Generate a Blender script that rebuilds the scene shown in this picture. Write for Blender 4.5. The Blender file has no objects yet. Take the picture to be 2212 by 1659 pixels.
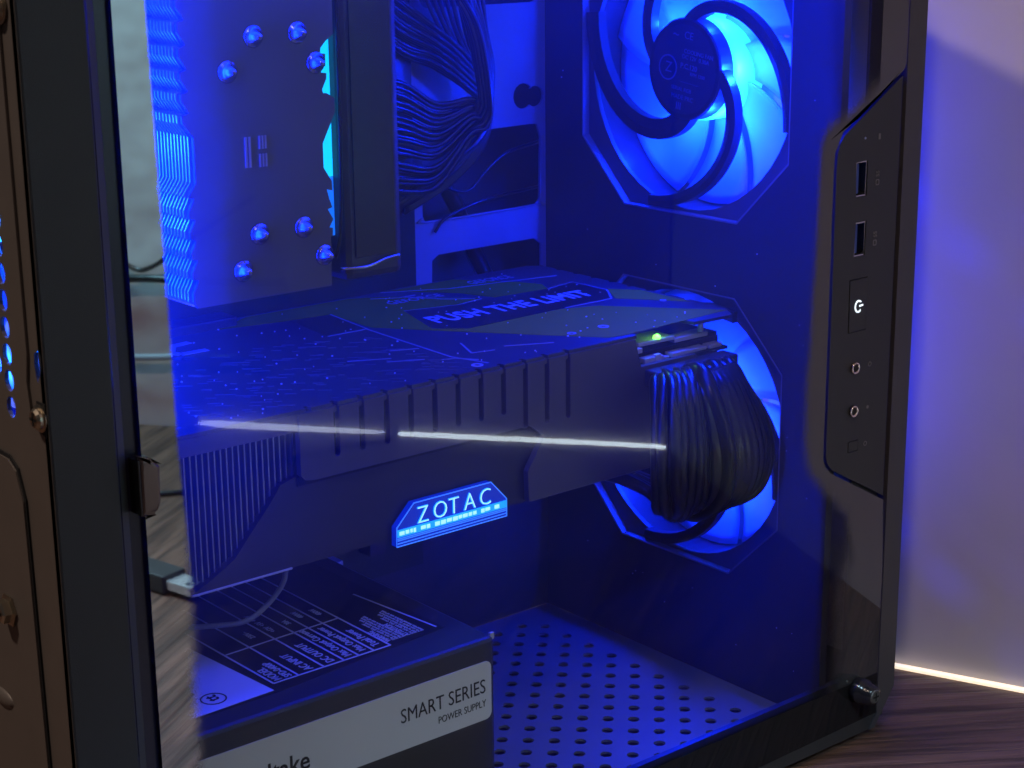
import bpy, bmesh, math, random
from mathutils import Vector, Matrix
from mathutils.geometry import delaunay_2d_cdt
random.seed(7)
S = bpy.context.scene
COL = S.collection
V = Vector

# ------------------------------------------------------------------ camera
cam_d = bpy.data.cameras.new('camera'); cam = bpy.data.objects.new('camera', cam_d); COL.objects.link(cam)
ax = V((0.76880987, -0.63940192, -0.0098268))            # camera right
ay = V((0.17737519, 0.19845968, 0.9639252))              # camera up
az = V((-0.6143854, -0.74281824, 0.2659918))             # camera back
M = Matrix((ax, ay, az)).transposed().to_4x4(); M.translation = V((-0.1967, -0.430, 0.340))
cam.matrix_world = M
cam_d.sensor_fit = 'HORIZONTAL'; cam_d.sensor_width = 36.0; cam_d.lens = 36.0 * 3895.0 / 2212.0
cam_d.clip_start = 0.01; cam_d.clip_end = 50
cam_d.dof.use_dof = True; cam_d.dof.focus_distance = 0.64; cam_d.dof.aperture_fstop = 45.0
S.camera = cam

# ------------------------------------------------------------------ world, room lamps and added fills
W = bpy.data.worlds.new('World'); S.world = W; W.use_nodes = True
bg = W.node_tree.nodes['Background']; bg.inputs['Color'].default_value = (0.62, 0.66, 0.80, 1); bg.inputs['Strength'].default_value = 0.03
S.view_settings.view_transform = 'Standard'; S.view_settings.look = 'None'; S.view_settings.exposure = 0; S.view_settings.gamma = 1
S.render.engine = 'CYCLES'
cy = S.cycles; cy.use_denoising = True; cy.max_bounces = 8; cy.transparent_max_bounces = 24; cy.diffuse_bounces = 4; cy.glossy_bounces = 4
cy.sample_clamp_indirect = 6; cy.caustics_reflective = False; cy.caustics_refractive = False

def area(name, loc, target, size, power, col, shape='DISK'):
    d = bpy.data.lights.new(name, 'AREA'); d.shape = shape; d.size = size; d.energy = power; d.color = col
    o = bpy.data.objects.new(name, d); COL.objects.link(o); o.location = loc
    o.rotation_euler = (V(target) - V(loc)).to_track_quat('-Z', 'Y').to_euler(); return o
def point(name, loc, r, power, col):
    d = bpy.data.lights.new(name, 'POINT'); d.shadow_soft_size = r; d.energy = power; d.color = col
    o = bpy.data.objects.new(name, d); COL.objects.link(o); o.location = loc; return o
BLUE = (0.0010, 0.0145, 1.0)
area('warm_ceiling_lamp', (-0.74, 0.28, 1.61), (0.40, 0.03, 0.28), 0.10, 14.0, (1.0, 0.79, 0.66))
cl_ = area('cool_desk_lamp', (0.17, -0.60, 0.62), (0.36, -0.60, 0.10), 0.16, 1.3, (0.34, 0.78, 1.0)); cl_.data.spread = math.radians(75)
area('room_light', (-0.30, -1.0, 1.35), (0.20, 0.05, 0.15), 0.7, 0.22, (1.0, 0.78, 0.82))
wl_ = area('warm_wall_fill', (-0.25, -0.42, 0.95), (0.46, -0.08, 0.02), 0.10, 0.17, (1.0, 0.78, 0.62)); wl_.data.spread = math.radians(40)  # added fill aimed at the right-hand wall, no fixture there
dl_ = area('cool_desk_fill', (0.08, -0.50, 0.55), (0.14, -0.29, 0.0), 0.10, 1.05, (0.50, 0.80, 1.0)); dl_.data.spread = math.radians(60)  # second cool lamp added to brighten the mirrored part of the desk

# ------------------------------------------------------------------ materials
def mat(name, col, rough=0.5, metal=0.0, spec=0.5, var=0.12, scale=60.0, bump=0.0, bscale=400.0, emit=None, estr=0.0, coat=0.0):
    m = bpy.data.materials.new(name); m.use_nodes = True
    nt = m.node_tree; p = nt.nodes['Principled BSDF']
    p.inputs['Roughness'].default_value = rough; p.inputs['Metallic'].default_value = metal
    p.inputs['Specular IOR Level'].default_value = spec; p.inputs['Coat Weight'].default_value = coat
    tc = nt.nodes.new('ShaderNodeTexCoord'); n = nt.nodes.new('ShaderNodeTexNoise')
    n.inputs['Scale'].default_value = scale; n.inputs['Detail'].default_value = 6
    nt.links.new(tc.outputs['Object'], n.inputs['Vector'])
    mx = nt.nodes.new('ShaderNodeMix'); mx.data_type = 'RGBA'
    mx.inputs[6].default_value = (*[c * (1 - var) for c in col], 1); mx.inputs[7].default_value = (*[min(1, c * (1 + var)) for c in col], 1)
    nt.links.new(n.outputs['Fac'], mx.inputs[0]); nt.links.new(mx.outputs[2], p.inputs['Base Color'])
    if bump:
        n2 = nt.nodes.new('ShaderNodeTexNoise'); n2.inputs['Scale'].default_value = bscale; n2.inputs['Detail'].default_value = 3
        nt.links.new(tc.outputs['Object'], n2.inputs['Vector'])
        b = nt.nodes.new('ShaderNodeBump'); b.inputs['Strength'].default_value = bump; b.inputs['Distance'].default_value = 0.0004 if bscale > 20 else 0.03
        nt.links.new(n2.outputs['Fac'], b.inputs['Height']); nt.links.new(b.outputs['Normal'], p.inputs['Normal'])
    if emit:
        p.inputs['Emission Color'].default_value = (*emit, 1); p.inputs['Emission Strength'].default_value = estr
    return m
steel = mat('black_steel', (0.02, 0.02, 0.022), 0.45, bump=0.15, bscale=2500)
tray_steel = mat('painted_tray_steel', (0.25, 0.25, 0.27), 0.55, bump=0.15, bscale=2500)
floor_steel = mat('painted_floor_steel', (0.17, 0.17, 0.18), 0.5, bump=0.15, bscale=2500)
chassis_steel = mat('front_chassis_steel', (0.03, 0.03, 0.036), 0.5, bump=0.2, bscale=2500)
rear_steel = mat('rear_brown_black_steel', (0.16, 0.138, 0.122), 0.42, metal=0.3, bump=0.2, bscale=3000)
frame_mat = mat('charcoal_powder_coat', (0.030, 0.034, 0.042), 0.5, bump=0.3, bscale=3500)
bevel_mat = mat('grey_bevel', (0.05, 0.06, 0.065), 0.4)
plastic = mat('black_plastic', (0.022, 0.021, 0.022), 0.5, bump=0.2, bscale=4000)
bezel_mat = mat('bezel_plastic', (0.05, 0.045, 0.05), 0.42, bump=0.2, bscale=4000)
gloss_black = mat('gloss_black', (0.012, 0.012, 0.014), 0.18)
dark = mat('hole_black', (0.004, 0.004, 0.005), 0.8)
chrome = mat('chrome', (0.75, 0.72, 0.68), 0.16, metal=1.0)
nickel = mat('nickel', (0.5, 0.5, 0.52), 0.26, metal=1.0)
brass = mat('warm_metal', (0.55, 0.47, 0.36), 0.3, metal=1.0)
alu = mat('fin_aluminium', (0.75, 0.76, 0.8), 0.35, metal=0.6)
fin_dark = mat('blackened_fin', (0.10, 0.10, 0.12), 0.4, metal=0.4)
plate_mat = mat('black_top_plate', (0.11, 0.11, 0.13), 0.5, metal=0.0)
plate_mark = mat('plate_mark', (0.35, 0.35, 0.4), 0.4)
card_mat = mat('card_backplate', (0.06, 0.06, 0.07), 0.42, metal=0.35, bump=0.15, bscale=1500)
card_grey = mat('card_grey_print', (0.30, 0.28, 0.02), 0.7, spec=0.08)
card_blk = mat('card_black_print', (0.012, 0.012, 0.015), 0.35)
card_line = mat('card_line_print', (0.33, 0.33, 0.37), 0.5)
card_side = mat('card_side_paint', (0.085, 0.08, 0.085), 0.5, bump=0.2, bscale=3000)
shroud_mat = mat('shroud_plastic', (0.02, 0.017, 0.022), 0.5)
pcb_mat = mat('pcb', (0.012, 0.022, 0.014), 0.35)
chip_mat = mat('chip', (0.5, 0.5, 0.55), 0.4)
psu_mat = mat('psu_powder_coat', (0.03, 0.03, 0.034), 0.42, bump=0.35, bscale=2600)
paper_white = mat('white_sticker', (0.74, 0.72, 0.76), 0.5, var=0.03)
paper_black = mat('black_sticker', (0.013, 0.012, 0.014), 0.4)
print_white = mat('white_print', (0.6, 0.6, 0.66), 0.6)
print_black = mat('black_print', (0.012, 0.012, 0.016), 0.6)
print_grey = mat('grey_print', (0.16, 0.15, 0.15), 0.6)
fan_black = mat('fan_black', (0.016, 0.016, 0.02), 0.45, bump=0.15, bscale=3000)
fan_label = mat('fan_label', (0.03, 0.03, 0.045), 0.35)
fan_print = mat('fan_label_print', (0.22, 0.22, 0.3), 0.5)
sleeve = mat('cable_sleeve', (0.004, 0.004, 0.0045), 0.28, spec=0.4)
wirem = mat('wire_black', (0.005, 0.005, 0.006), 0.3)
greywire = mat('wire_grey', (0.25, 0.27, 0.3), 0.45)
usb_metal = mat('usb_metal', (0.8, 0.82, 0.82), 0.25, metal=0.8)
power_lit = mat('power_symbol_lit', (0.9, 0.95, 1), 0.4, emit=(0.8, 0.93, 1.0), estr=1.15)
led_green = mat('green_led', (0.2, 1, 0.3), 0.4, emit=(0.25, 1.0, 0.12), estr=2.5)
led_warm = mat('warm_led_strip', (1, 0.8, 0.55), 0.5, emit=(1.0, 0.84, 0.60), estr=1.0)
led_cool = mat('cool_led_strip', (0.85, 0.95, 1), 0.5, emit=(0.83, 0.97, 1.0), estr=25.0)
led_cool2 = mat('cool_led_strip_dim', (0.85, 0.95, 1), 0.5, emit=(0.80, 0.88, 1.0), estr=15.0)
badge_lit = mat('badge_acrylic', (0.02, 0.05, 0.3), 0.25, emit=(0.0, 0.02, 0.55), estr=0.7)
badge_hot = mat('badge_light_strip', (0.1, 0.5, 1), 0.3, emit=(0.0, 0.35, 1.0), estr=1.0)
badge_white = mat('badge_hot_marks', (0.5, 0.9, 1), 0.3, emit=(0.45, 0.95, 1.0), estr=1.0)
badge_edge = mat('badge_lit_edge', (0.2, 0.4, 1), 0.3, emit=(0.03, 0.22, 1.0), estr=0.9)
cyan_lit = mat('cyan_gap_glow', (0.1, 0.5, 1), 0.5, emit=(0.0, 0.5, 1.0), estr=1.6)
cyan_low = mat('blue_gap_glow', (0.1, 0.4, 1), 0.5, emit=(0.0, 0.16, 1.0), estr=1.1)
cup_lit = mat('lit_rotor_cup', (0.5, 0.8, 1), 0.4, emit=(0.02, 0.45, 1.0), estr=2.2)

def nodes_mat(name):
    m = bpy.data.materials.new(name); m.use_nodes = True; nt = m.node_tree
    for n in list(nt.nodes): nt.nodes.remove(n)
    out = nt.nodes.new('ShaderNodeOutputMaterial'); return m, nt, out
# translucent frosted fan blade
blade_mat, nt, out = nodes_mat('frosted_blade')
d = nt.nodes.new('ShaderNodeBsdfDiffuse'); t = nt.nodes.new('ShaderNodeBsdfTranslucent'); tr = nt.nodes.new('ShaderNodeBsdfTransparent')
tcn = nt.nodes.new('ShaderNodeTexCoord'); nn = nt.nodes.new('ShaderNodeTexNoise'); nn.inputs['Scale'].default_value = 120; nt.links.new(tcn.outputs['Object'], nn.inputs['Vector'])
rp = nt.nodes.new('ShaderNodeMapRange'); rp.inputs['To Min'].default_value = 0.48; rp.inputs['To Max'].default_value = 0.56; nt.links.new(nn.outputs['Fac'], rp.inputs['Value'])
d.inputs['Color'].default_value = (0.8, 0.85, 0.95, 1); t.inputs['Color'].default_value = (0.8, 0.85, 0.95, 1)
m1 = nt.nodes.new('ShaderNodeMixShader'); m2 = nt.nodes.new('ShaderNodeMixShader'); m2.inputs[0].default_value = 0.05
nt.links.new(rp.outputs[0], m1.inputs[0]); nt.links.new(d.outputs[0], m1.inputs[1]); nt.links.new(t.outputs[0], m1.inputs[2])
nt.links.new(m1.outputs[0], m2.inputs[1]); nt.links.new(tr.outputs[0], m2.inputs[2]); nt.links.new(m2.outputs[0], out.inputs[0])
# clear tempered glass: front face reflects, the rest passes light
glass_mat, nt, out = nodes_mat('tempered_glass')
tr = nt.nodes.new('ShaderNodeBsdfTransparent'); tr.inputs[0].default_value = (0.93, 0.94, 0.96, 1)
gl = nt.nodes.new('ShaderNodeBsdfGlossy'); gl.inputs['Roughness'].default_value = 0.012
fr = nt.nodes.new('ShaderNodeFresnel'); fr.inputs['IOR'].default_value = 1.48
tcn = nt.nodes.new('ShaderNodeTexCoord'); nn = nt.nodes.new('ShaderNodeTexNoise'); nn.inputs['Scale'].default_value = 14; nn.inputs['Detail'].default_value = 2; nt.links.new(tcn.outputs['Object'], nn.inputs['Vector'])
bp = nt.nodes.new('ShaderNodeBump'); bp.inputs['Strength'].default_value = 0.02; bp.inputs['Distance'].default_value = 0.001; nt.links.new(nn.outputs['Fac'], bp.inputs['Height']); nt.links.new(bp.outputs[0], gl.inputs['Normal'])
ar = nt.nodes.new('ShaderNodeMath'); ar.operation = 'MULTIPLY'; ar.inputs[1].default_value = 0.6; nt.links.new(fr.outputs[0], ar.inputs[0])   # low-reflection coating
m1 = nt.nodes.new('ShaderNodeMixShader'); nt.links.new(ar.outputs[0], m1.inputs[0]); nt.links.new(tr.outputs[0], m1.inputs[1]); nt.links.new(gl.outputs[0], m1.inputs[2]); nt.links.new(m1.outputs[0], out.inputs[0])
glass_in, nt, out = nodes_mat('glass_body')
tr = nt.nodes.new('ShaderNodeBsdfTransparent'); tr.inputs[0].default_value = (0.97, 0.98, 0.99, 1)
tcn = nt.nodes.new('ShaderNodeTexCoord'); nn = nt.nodes.new('ShaderNodeTexNoise'); nn.inputs['Scale'].default_value = 5; nt.links.new(tcn.outputs['Object'], nn.inputs['Vector'])
mx = nt.nodes.new('ShaderNodeMix'); mx.data_type = 'RGBA'; mx.inputs[6].default_value = (0.96, 0.97, 0.985, 1); mx.inputs[7].default_value = (0.98, 0.985, 0.99, 1)
nt.links.new(nn.outputs['Fac'], mx.inputs[0]); nt.links.new(mx.outputs[2], tr.inputs[0]); nt.links.new(tr.outputs[0], out.inputs[0])
# the inner face scatters a little light, added to give a blue haze
haze_film, nt, out = nodes_mat('haze_veil_face')
tr = nt.nodes.new('ShaderNodeBsdfTransparent'); tl_ = nt.nodes.new('ShaderNodeBsdfTranslucent'); tl_.inputs[0].default_value = (0.8, 0.8, 0.8, 1)
tcn = nt.nodes.new('ShaderNodeTexCoord'); nn = nt.nodes.new('ShaderNodeTexNoise'); nn.inputs['Scale'].default_value = 18; nn.inputs['Detail'].default_value = 8; nt.links.new(tcn.outputs['Object'], nn.inputs['Vector'])
rp = nt.nodes.new('ShaderNodeMapRange'); rp.inputs['To Min'].default_value = 0.03; rp.inputs['To Max'].default_value = 0.052; nt.links.new(nn.outputs['Fac'], rp.inputs['Value'])
m1 = nt.nodes.new('ShaderNodeMixShader'); nt.links.new(rp.outputs[0], m1.inputs[0]); nt.links.new(tr.outputs[0], m1.inputs[1]); nt.links.new(tl_.outputs[0], m1.inputs[2]); nt.links.new(m1.outputs[0], out.inputs[0])
# printed border under the glass, with a dotted fade at its inner edge ('cover' attribute 1 = solid, 0 = clear)
def border_mat(name, refl, base):
    m, nt, out = nodes_mat(name)
    df = nt.nodes.new('ShaderNodeBsdfDiffuse'); df.inputs[0].default_value = (*base, 1)
    gl = nt.nodes.new('ShaderNodeBsdfGlossy'); gl.inputs['Roughness'].default_value = 0.02
    a = nt.nodes.new('ShaderNodeMixShader'); a.inputs[0].default_value = refl
    nt.links.new(df.outputs[0], a.inputs[1]); nt.links.new(gl.outputs[0], a.inputs[2])
    tr = nt.nodes.new('ShaderNodeBsdfTransparent')
    at = nt.nodes.new('ShaderNodeAttribute'); at.attribute_name = 'cover'
    tcn = nt.nodes.new('ShaderNodeTexCoord'); vo = nt.nodes.new('ShaderNodeTexVoronoi'); vo.inputs['Scale'].default_value = 4500
    nt.links.new(tcn.outputs['Object'], vo.inputs['Vector'])
    mr = nt.nodes.new('ShaderNodeMath'); mr.operation = 'SUBTRACT'; nt.links.new(at.outputs['Fac'], mr.inputs[0])
    sc = nt.nodes.new('ShaderNodeMath'); sc.operation = 'MULTIPLY'; sc.inputs[1].default_value = 0.9; nt.links.new(vo.outputs['Distance'], sc.inputs[0]); nt.links.new(sc.outputs[0], mr.inputs[1])
    mp = nt.nodes.new('ShaderNodeMapRange'); mp.inputs['From Min'].default_value = -0.12; mp.inputs['From Max'].default_value = 0.18
    nt.links.new(mr.outputs[0], mp.inputs['Value'])
    b = nt.nodes.new('ShaderNodeMixShader'); nt.links.new(mp.outputs[0], b.inputs[0]); nt.links.new(tr.outputs[0], b.inputs[1]); nt.links.new(a.outputs[0], b.inputs[2])
    nt.links.new(b.outputs[0], out.inputs[0]); return m
border_l = border_mat('printed_glass_border', 0.58, (0.012, 0.013, 0.016))
border_r = border_mat('printed_glass_border_front', 0.14, (0.042, 0.040, 0.041))
border_b = border_mat('printed_glass_foot', 0.045, (0.012, 0.011, 0.012))
# walnut desk
desk_mat = bpy.data.materials.new('walnut'); desk_mat.use_nodes = True; nt = desk_mat.node_tree; p = nt.nodes['Principled BSDF']
tcn = nt.nodes.new('ShaderNodeTexCoord'); mp = nt.nodes.new('ShaderNodeMapping'); mp.inputs['Rotation'].default_value = (0, 0, math.radians(34)); nt.links.new(tcn.outputs['Object'], mp.inputs['Vector'])
mp2 = nt.nodes.new('ShaderNodeMapping'); mp2.inputs['Scale'].default_value = (2.2, 15, 1); nt.links.new(mp.outputs[0], mp2.inputs['Vector'])
n1 = nt.nodes.new('ShaderNodeTexNoise'); n1.inputs['Scale'].default_value = 5; n1.inputs['Detail'].default_value = 8; n1.inputs['Distortion'].default_value = 0.5; nt.links.new(mp2.outputs[0], n1.inputs['Vector'])
mp3 = nt.nodes.new('ShaderNodeMapping'); mp3.inputs['Scale'].default_value = (4, 75, 1); nt.links.new(mp.outputs[0], mp3.inputs['Vector'])
n2 = nt.nodes.new('ShaderNodeTexNoise'); n2.inputs['Scale'].default_value = 3.2; n2.inputs['Detail'].default_value = 4; n2.inputs['Distortion'].default_value = 0.8; nt.links.new(mp3.outputs[0], n2.inputs['Vector'])
cr = nt.nodes.new('ShaderNodeValToRGB'); cr.color_ramp.elements[0].position = 0.28; cr.color_ramp.elements[0].color = (0.075, 0.034, 0.022, 1); cr.color_ramp.elements[1].position = 0.68; cr.color_ramp.elements[1].color = (0.175, 0.090, 0.060, 1)
nt.links.new(n1.outputs['Fac'], cr.inputs[0])
cr2 = nt.nodes.new('ShaderNodeValToRGB'); cr2.color_ramp.elements[0].position = 0.36; cr2.color_ramp.elements[0].color = (0.38, 0.36, 0.36, 1); cr2.color_ramp.elements[1].position = 0.58; cr2.color_ramp.elements[1].color = (1, 1, 1, 1)
nt.links.new(n2.outputs['Fac'], cr2.inputs[0])
ml = nt.nodes.new('ShaderNodeMix'); ml.data_type = 'RGBA'; ml.blend_type = 'MULTIPLY'; ml.inputs[0].default_value = 1; nt.links.new(cr.outputs[0], ml.inputs[6]); nt.links.new(cr2.outputs[0], ml.inputs[7]); nt.links.new(ml.outputs[2], p.inputs['Base Color'])
p.inputs['Roughness'].default_value = 0.5
bp = nt.nodes.new('ShaderNodeBump'); bp.inputs['Strength'].default_value = 0.7; bp.inputs['Distance'].default_value = 0.0026; nt.links.new(n2.outputs['Fac'], bp.inputs['Height']); nt.links.new(bp.outputs[0], p.inputs['Normal'])
wall_mat = mat('wall_paint', (0.5, 0.46, 0.44), 0.8, var=0.1, scale=9, bump=0.25, bscale=260)

# ------------------------------------------------------------------ mesh helpers
def new_obj(name, bm, m, parent=None, smooth=False, mats=None):
    me = bpy.data.meshes.new(name)
    bmesh.ops.recalc_face_normals(bm, faces=bm.faces[:]) if not getattr(bm, 'keep', False) else None
    bm.to_mesh(me); bm.free()
    for q in (mats or [m]): me.materials.append(q)
    if smooth:
        for f in me.polygons: f.use_smooth = True
    o = bpy.data.objects.new(name, me); COL.objects.link(o)
    if parent is not None: attach(o, parent)
    return o
def world_of(o):
    t = V(o.location)
    while o.parent is not None:
        o = o.parent; t = t + V(o.location)
    return t
def attach(o, parent):
    o.parent = parent
    o.location = V(o.location) - world_of(parent) if o.get('abs', True) else o.location
def thing(name, label, cat, loc=(0, 0, 0), group=None):
    o = bpy.data.objects.new(name, None); COL.objects.link(o); o.location = loc; o.empty_display_size = 0.01
    o['label'] = label; o['category'] = cat
    if group: o['group'] = group
    return o
def tag(o, label, cat, group=None):
    o['label'] = label; o['category'] = cat
    if group: o['group'] = group
    return o
def kind(o, k): o['kind'] = k; return o

def box(bm, x0, x1, y0, y1, z0, z1, bev=0.0):
    r = bmesh.ops.create_cube(bm, size=1.0, matrix=Matrix.Translation(((x0 + x1) / 2, (y0 + y1) / 2, (z0 + z1) / 2)) @ Matrix.Diagonal((x1 - x0, y1 - y0, z1 - z0, 1)))
    if bev:
        es = list({e for v in r['verts'] for e in v.link_edges})
        bmesh.ops.bevel(bm, geom=es, offset=bev, segments=2, affect='EDGES', profile=0.5)
    return bm
def circ(u, v, r, n=14, a0=0.0, ru=None):
    ru = ru or r
    return [(u + ru * math.cos(a0 + 2 * math.pi * i / n), v + r * math.sin(a0 + 2 * math.pi * i / n)) for i in range(n)]
def to3(plane, u, v, w):
    return V((u, w, v)) if plane == 'xz' else V((u, v, w)) if plane == 'xy' else V((w, u, v))     # yz: u=y, v=z, w=x
def prism(bm, plane, outer, w0, w1, holes=()):
    """flat shape with holes in a plane, extruded from w0 to w1"""
    loops = [list(outer)] + [list(h) for h in holes]; pv, pe = [], []
    for lp in loops:
        b = len(pv); pv += [V((u, v)) for u, v in lp]; pe += [(b + i, b + (i + 1) % len(lp)) for i in range(len(lp))]
    verts, edges, faces, _, _, _ = delaunay_2d_cdt(pv, pe, [], 0, 1e-9)
    def inside(x, y):                                   # even-odd rule over all outlines
        c = False
        for lp in boxes:
            if lp[0] <= x <= lp[1] and lp[2] <= y <= lp[3]:
                P = lp[4]; n = len(P); k = n - 1
                for m in range(n):
                    x1, y1 = P[m]; x2, y2 = P[k]
                    if (y1 > y) != (y2 > y) and x < (x2 - x1) * (y - y1) / (y2 - y1) + x1: c = not c
                    k = m
        return c
    boxes = [(min(p[0] for p in lp), max(p[0] for p in lp), min(p[1] for p in lp), max(p[1] for p in lp), lp) for lp in loops]
    keep = [f for f in faces if inside(sum(verts[i].x for i in f) / len(f), sum(verts[i].y for i in f) / len(f))]
    top = [bm.verts.new(to3(plane, v.x, v.y, w0)) for v in verts]; bot = [bm.verts.new(to3(plane, v.x, v.y, w1)) for v in verts]
    cnt = {}
    for f in keep:
        bm.faces.new([top[i] for i in f]); bm.faces.new([bot[i] for i in reversed(f)])
        for a, b in zip(f, list(f[1:]) + [f[0]]): cnt.setdefault((min(a, b), max(a, b)), []).append((a, b))
    for e_ in cnt.values():
        if len(e_) == 1:
            a, b = e_[0]; bm.faces.new((top[a], bot[a], bot[b], top[b]))
    for v in top + bot:
        if not v.link_faces: bm.verts.remove(v)
    return bm
def frame_for(t):
    t = t.normalized(); up = V((0, 0, 1)) if abs(t.z) < 0.9 else V((1, 0, 0))
    a = t.cross(up).normalized(); return a, t.cross(a).normalized()
def spline(pts, n=8):
    pts = [V(p) for p in pts]; q = [pts[0] * 2 - pts[1]] + pts + [pts[-1] * 2 - pts[-2]]; out = []
    for i in range(1, len(q) - 2):
        p0, p1, p2, p3 = q[i - 1], q[i], q[i + 1], q[i + 2]
        for k in range(n):
            t = k / n
            out.append(0.5 * ((2 * p1) + (-p0 + p2) * t + (2 * p0 - 5 * p1 + 4 * p2 - p3) * t * t + (-p0 + 3 * p1 - 3 * p2 + p3) * t ** 3))
    out.append(pts[-1]); return out
def tube(bm, pts, r, n=8, step=8, r2=None):
    P = spline(pts, step); rings = []; a = None
    for i, p in enumerate(P):
        t = (P[min(i + 1, len(P) - 1)] - P[max(i - 1, 0)]).normalized()
        if a is None: a, b = frame_for(t)
        else:
            a = (a - t * a.dot(t)).normalized(); b = t.cross(a)
        rr = r if r2 is None else r + (r2 - r) * i / (len(P) - 1)
        rings.append([bm.verts.new(p + (a * math.cos(2 * math.pi * k / n) + b * math.sin(2 * math.pi * k / n)) * rr) for k in range(n)])
    for i in range(len(rings) - 1):
        for k in range(n):
            bm.faces.new((rings[i][k], rings[i][(k + 1) % n], rings[i + 1][(k + 1) % n], rings[i + 1][k]))
    bm.faces.new(rings[0]); bm.faces.new(rings[-1][::-1]); return bm
def lathe(bm, prof, origin, axis, n=20, ref=None):
    """prof: list of (distance along axis, radius)"""
    axis = V(axis).normalized(); a, b = frame_for(axis); o = V(origin); rings = []
    for h, r in prof:
        rings.append([bm.verts.new(o + axis * h + (a * math.cos(2 * math.pi * k / n) + b * math.sin(2 * math.pi * k / n)) * max(r, 1e-5)) for k in range(n)])
    for i in range(len(rings) - 1):
        for k in range(n):
            bm.faces.new((rings[i][k], rings[i][(k + 1) % n], rings[i + 1][(k + 1) % n], rings[i + 1][k]))
    bm.faces.new(rings[0]); bm.faces.new(rings[-1][::-1]); return bm
def B(): return bmesh.new()
def part(name, parent, m, fn, *a, smooth=False, **k):
    bm = B(); fn(bm, *a, **k); return new_obj(name, bm, m, parent, smooth)
def text(name, s, size, origin, xd, yd, m, parent, align='LEFT', bold=0.0, shear=0.0, xs=1.0, ext=0.00008, spacing=1.0):
    cu = bpy.data.curves.new(name, 'FONT'); cu.body = s; cu.size = size; cu.align_x = align; cu.offset = bold * size; cu.shear = shear; cu.extrude = ext; cu.space_character = spacing; cu.resolution_u = 3
    tmp = bpy.data.objects.new(name + '_curve', cu); COL.objects.link(tmp)
    me = bpy.data.meshes.new_from_object(tmp); bpy.data.objects.remove(tmp); bpy.data.curves.remove(cu)
    xd = V(xd).normalized(); yd = (V(yd) - xd * V(yd).dot(xd)).normalized(); zd = xd.cross(yd)
    R = Matrix((xd * xs, yd, zd)).transposed().to_4x4(); R.translation = V(origin); me.transform(R)
    me.materials.clear(); me.materials.append(m)
    o = bpy.data.objects.new(name, me); COL.objects.link(o)
    if parent is not None: attach(o, parent)
    return o

# ------------------------------------------------------------------ the room: desk, two walls, light strips
K = V((0.563, -0.3375, 0)); dA = V((-0.206, -0.25, 0)); dB = V((-0.4082, 1.0, 0))
A2 = K + dA * 3.8; B2 = K + dB * 1.55
def slab(bm, pts, z0, z1):
    return prism(bm, 'xy', [(p[0], p[1]) for p in pts], z0, z1)
desk = part('desk', None, desk_mat, slab, [K, A2, (-1.1, -1.25), (-1.1, 1.2), B2], -0.03, 0.0)
tag(desk, 'dark walnut desk with streaky grain under the computer', 'desk')
nA = V((0.772, -0.6356, 0)); nB = V((0.9255, 0.3787, 0))          # out of the room
bm = B(); slab(bm, [K + nA * .003, A2 + nA * .003, A2 + nA * .06, K + nA * .06], -0.3, 2.0); kind(new_obj('wall', bm, mat('creased_pale_wall', (0.5, 0.46, 0.42), 0.8, var=.22, scale=14, bump=0.28, bscale=11)), 'structure')
bm = B(); slab(bm, [K + nB * .003 - dB * 0.05, B2 + nB * .003, B2 + nB * .06, K + nB * .06 - dB * 0.05], -0.3, 2.0); kind(new_obj('wall', bm, wall_mat), 'structure')
def strip_on(name, P0, d, n_out, t0, t1, z0, z1, dep, m, parent):
    bm = B(); a = P0 + d * t0; b = P0 + d * t1
    slab(bm, [a + n_out * .0022, b + n_out * .0022, b - n_out * dep, a - n_out * dep], z0, z1); return new_obj(name, bm, m, parent)
ls = thing('light_strip', 'warm cream light strip along the foot of the wall beside the computer', 'light strip', (0.42, 0.02, 0))
strip_on('diffuser', K, dB, nB, 0.297, 0.62, 0.0003, 0.0015, 0.0012, led_warm, ls)
ls2 = thing('light_strip', 'bright white light strip mirrored as a long line in the glass', 'light strip', (0.46, -0.46, 0))
def taper(name, secs, m, parent):
    """light strip on the far wall whose height varies: secs = (t, z0, z1)"""
    bm = B(); prev = None
    for t, z0, z1 in secs:
        a = K + dA * t; ring = [bm.verts.new(p) for p in (a + nA * .0022 + V((0, 0, z0)), a + nA * .0022 + V((0, 0, z1)), a - nA * .001 + V((0, 0, z1)), a - nA * .001 + V((0, 0, z0)))]
        if prev:
            for k in range(4): bm.faces.new((prev[k], prev[(k + 1) % 4], ring[(k + 1) % 4], ring[k]))
        else: bm.faces.new(ring)
        prev = ring
    bm.faces.new(prev[::-1]); return new_obj(name, bm, m, parent)
taper('diffuser', [(.002, .0004, .0014), (.02, .0004, .0024), (.2, .0004, .0026), (.50, .0004, .0028), (.525, .0006, .0026), (.540, .0012, .0020)], led_cool, ls2)
taper('diffuser', [(.562, .0020, .0024), (.585, .0012, .0028), (.62, .0008, .0032), (.80, .0005, .0040), (.90, .0008, .0044), (.935, .0016, .0042), (.95, .0026, .0034)], led_cool2, ls2)
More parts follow.
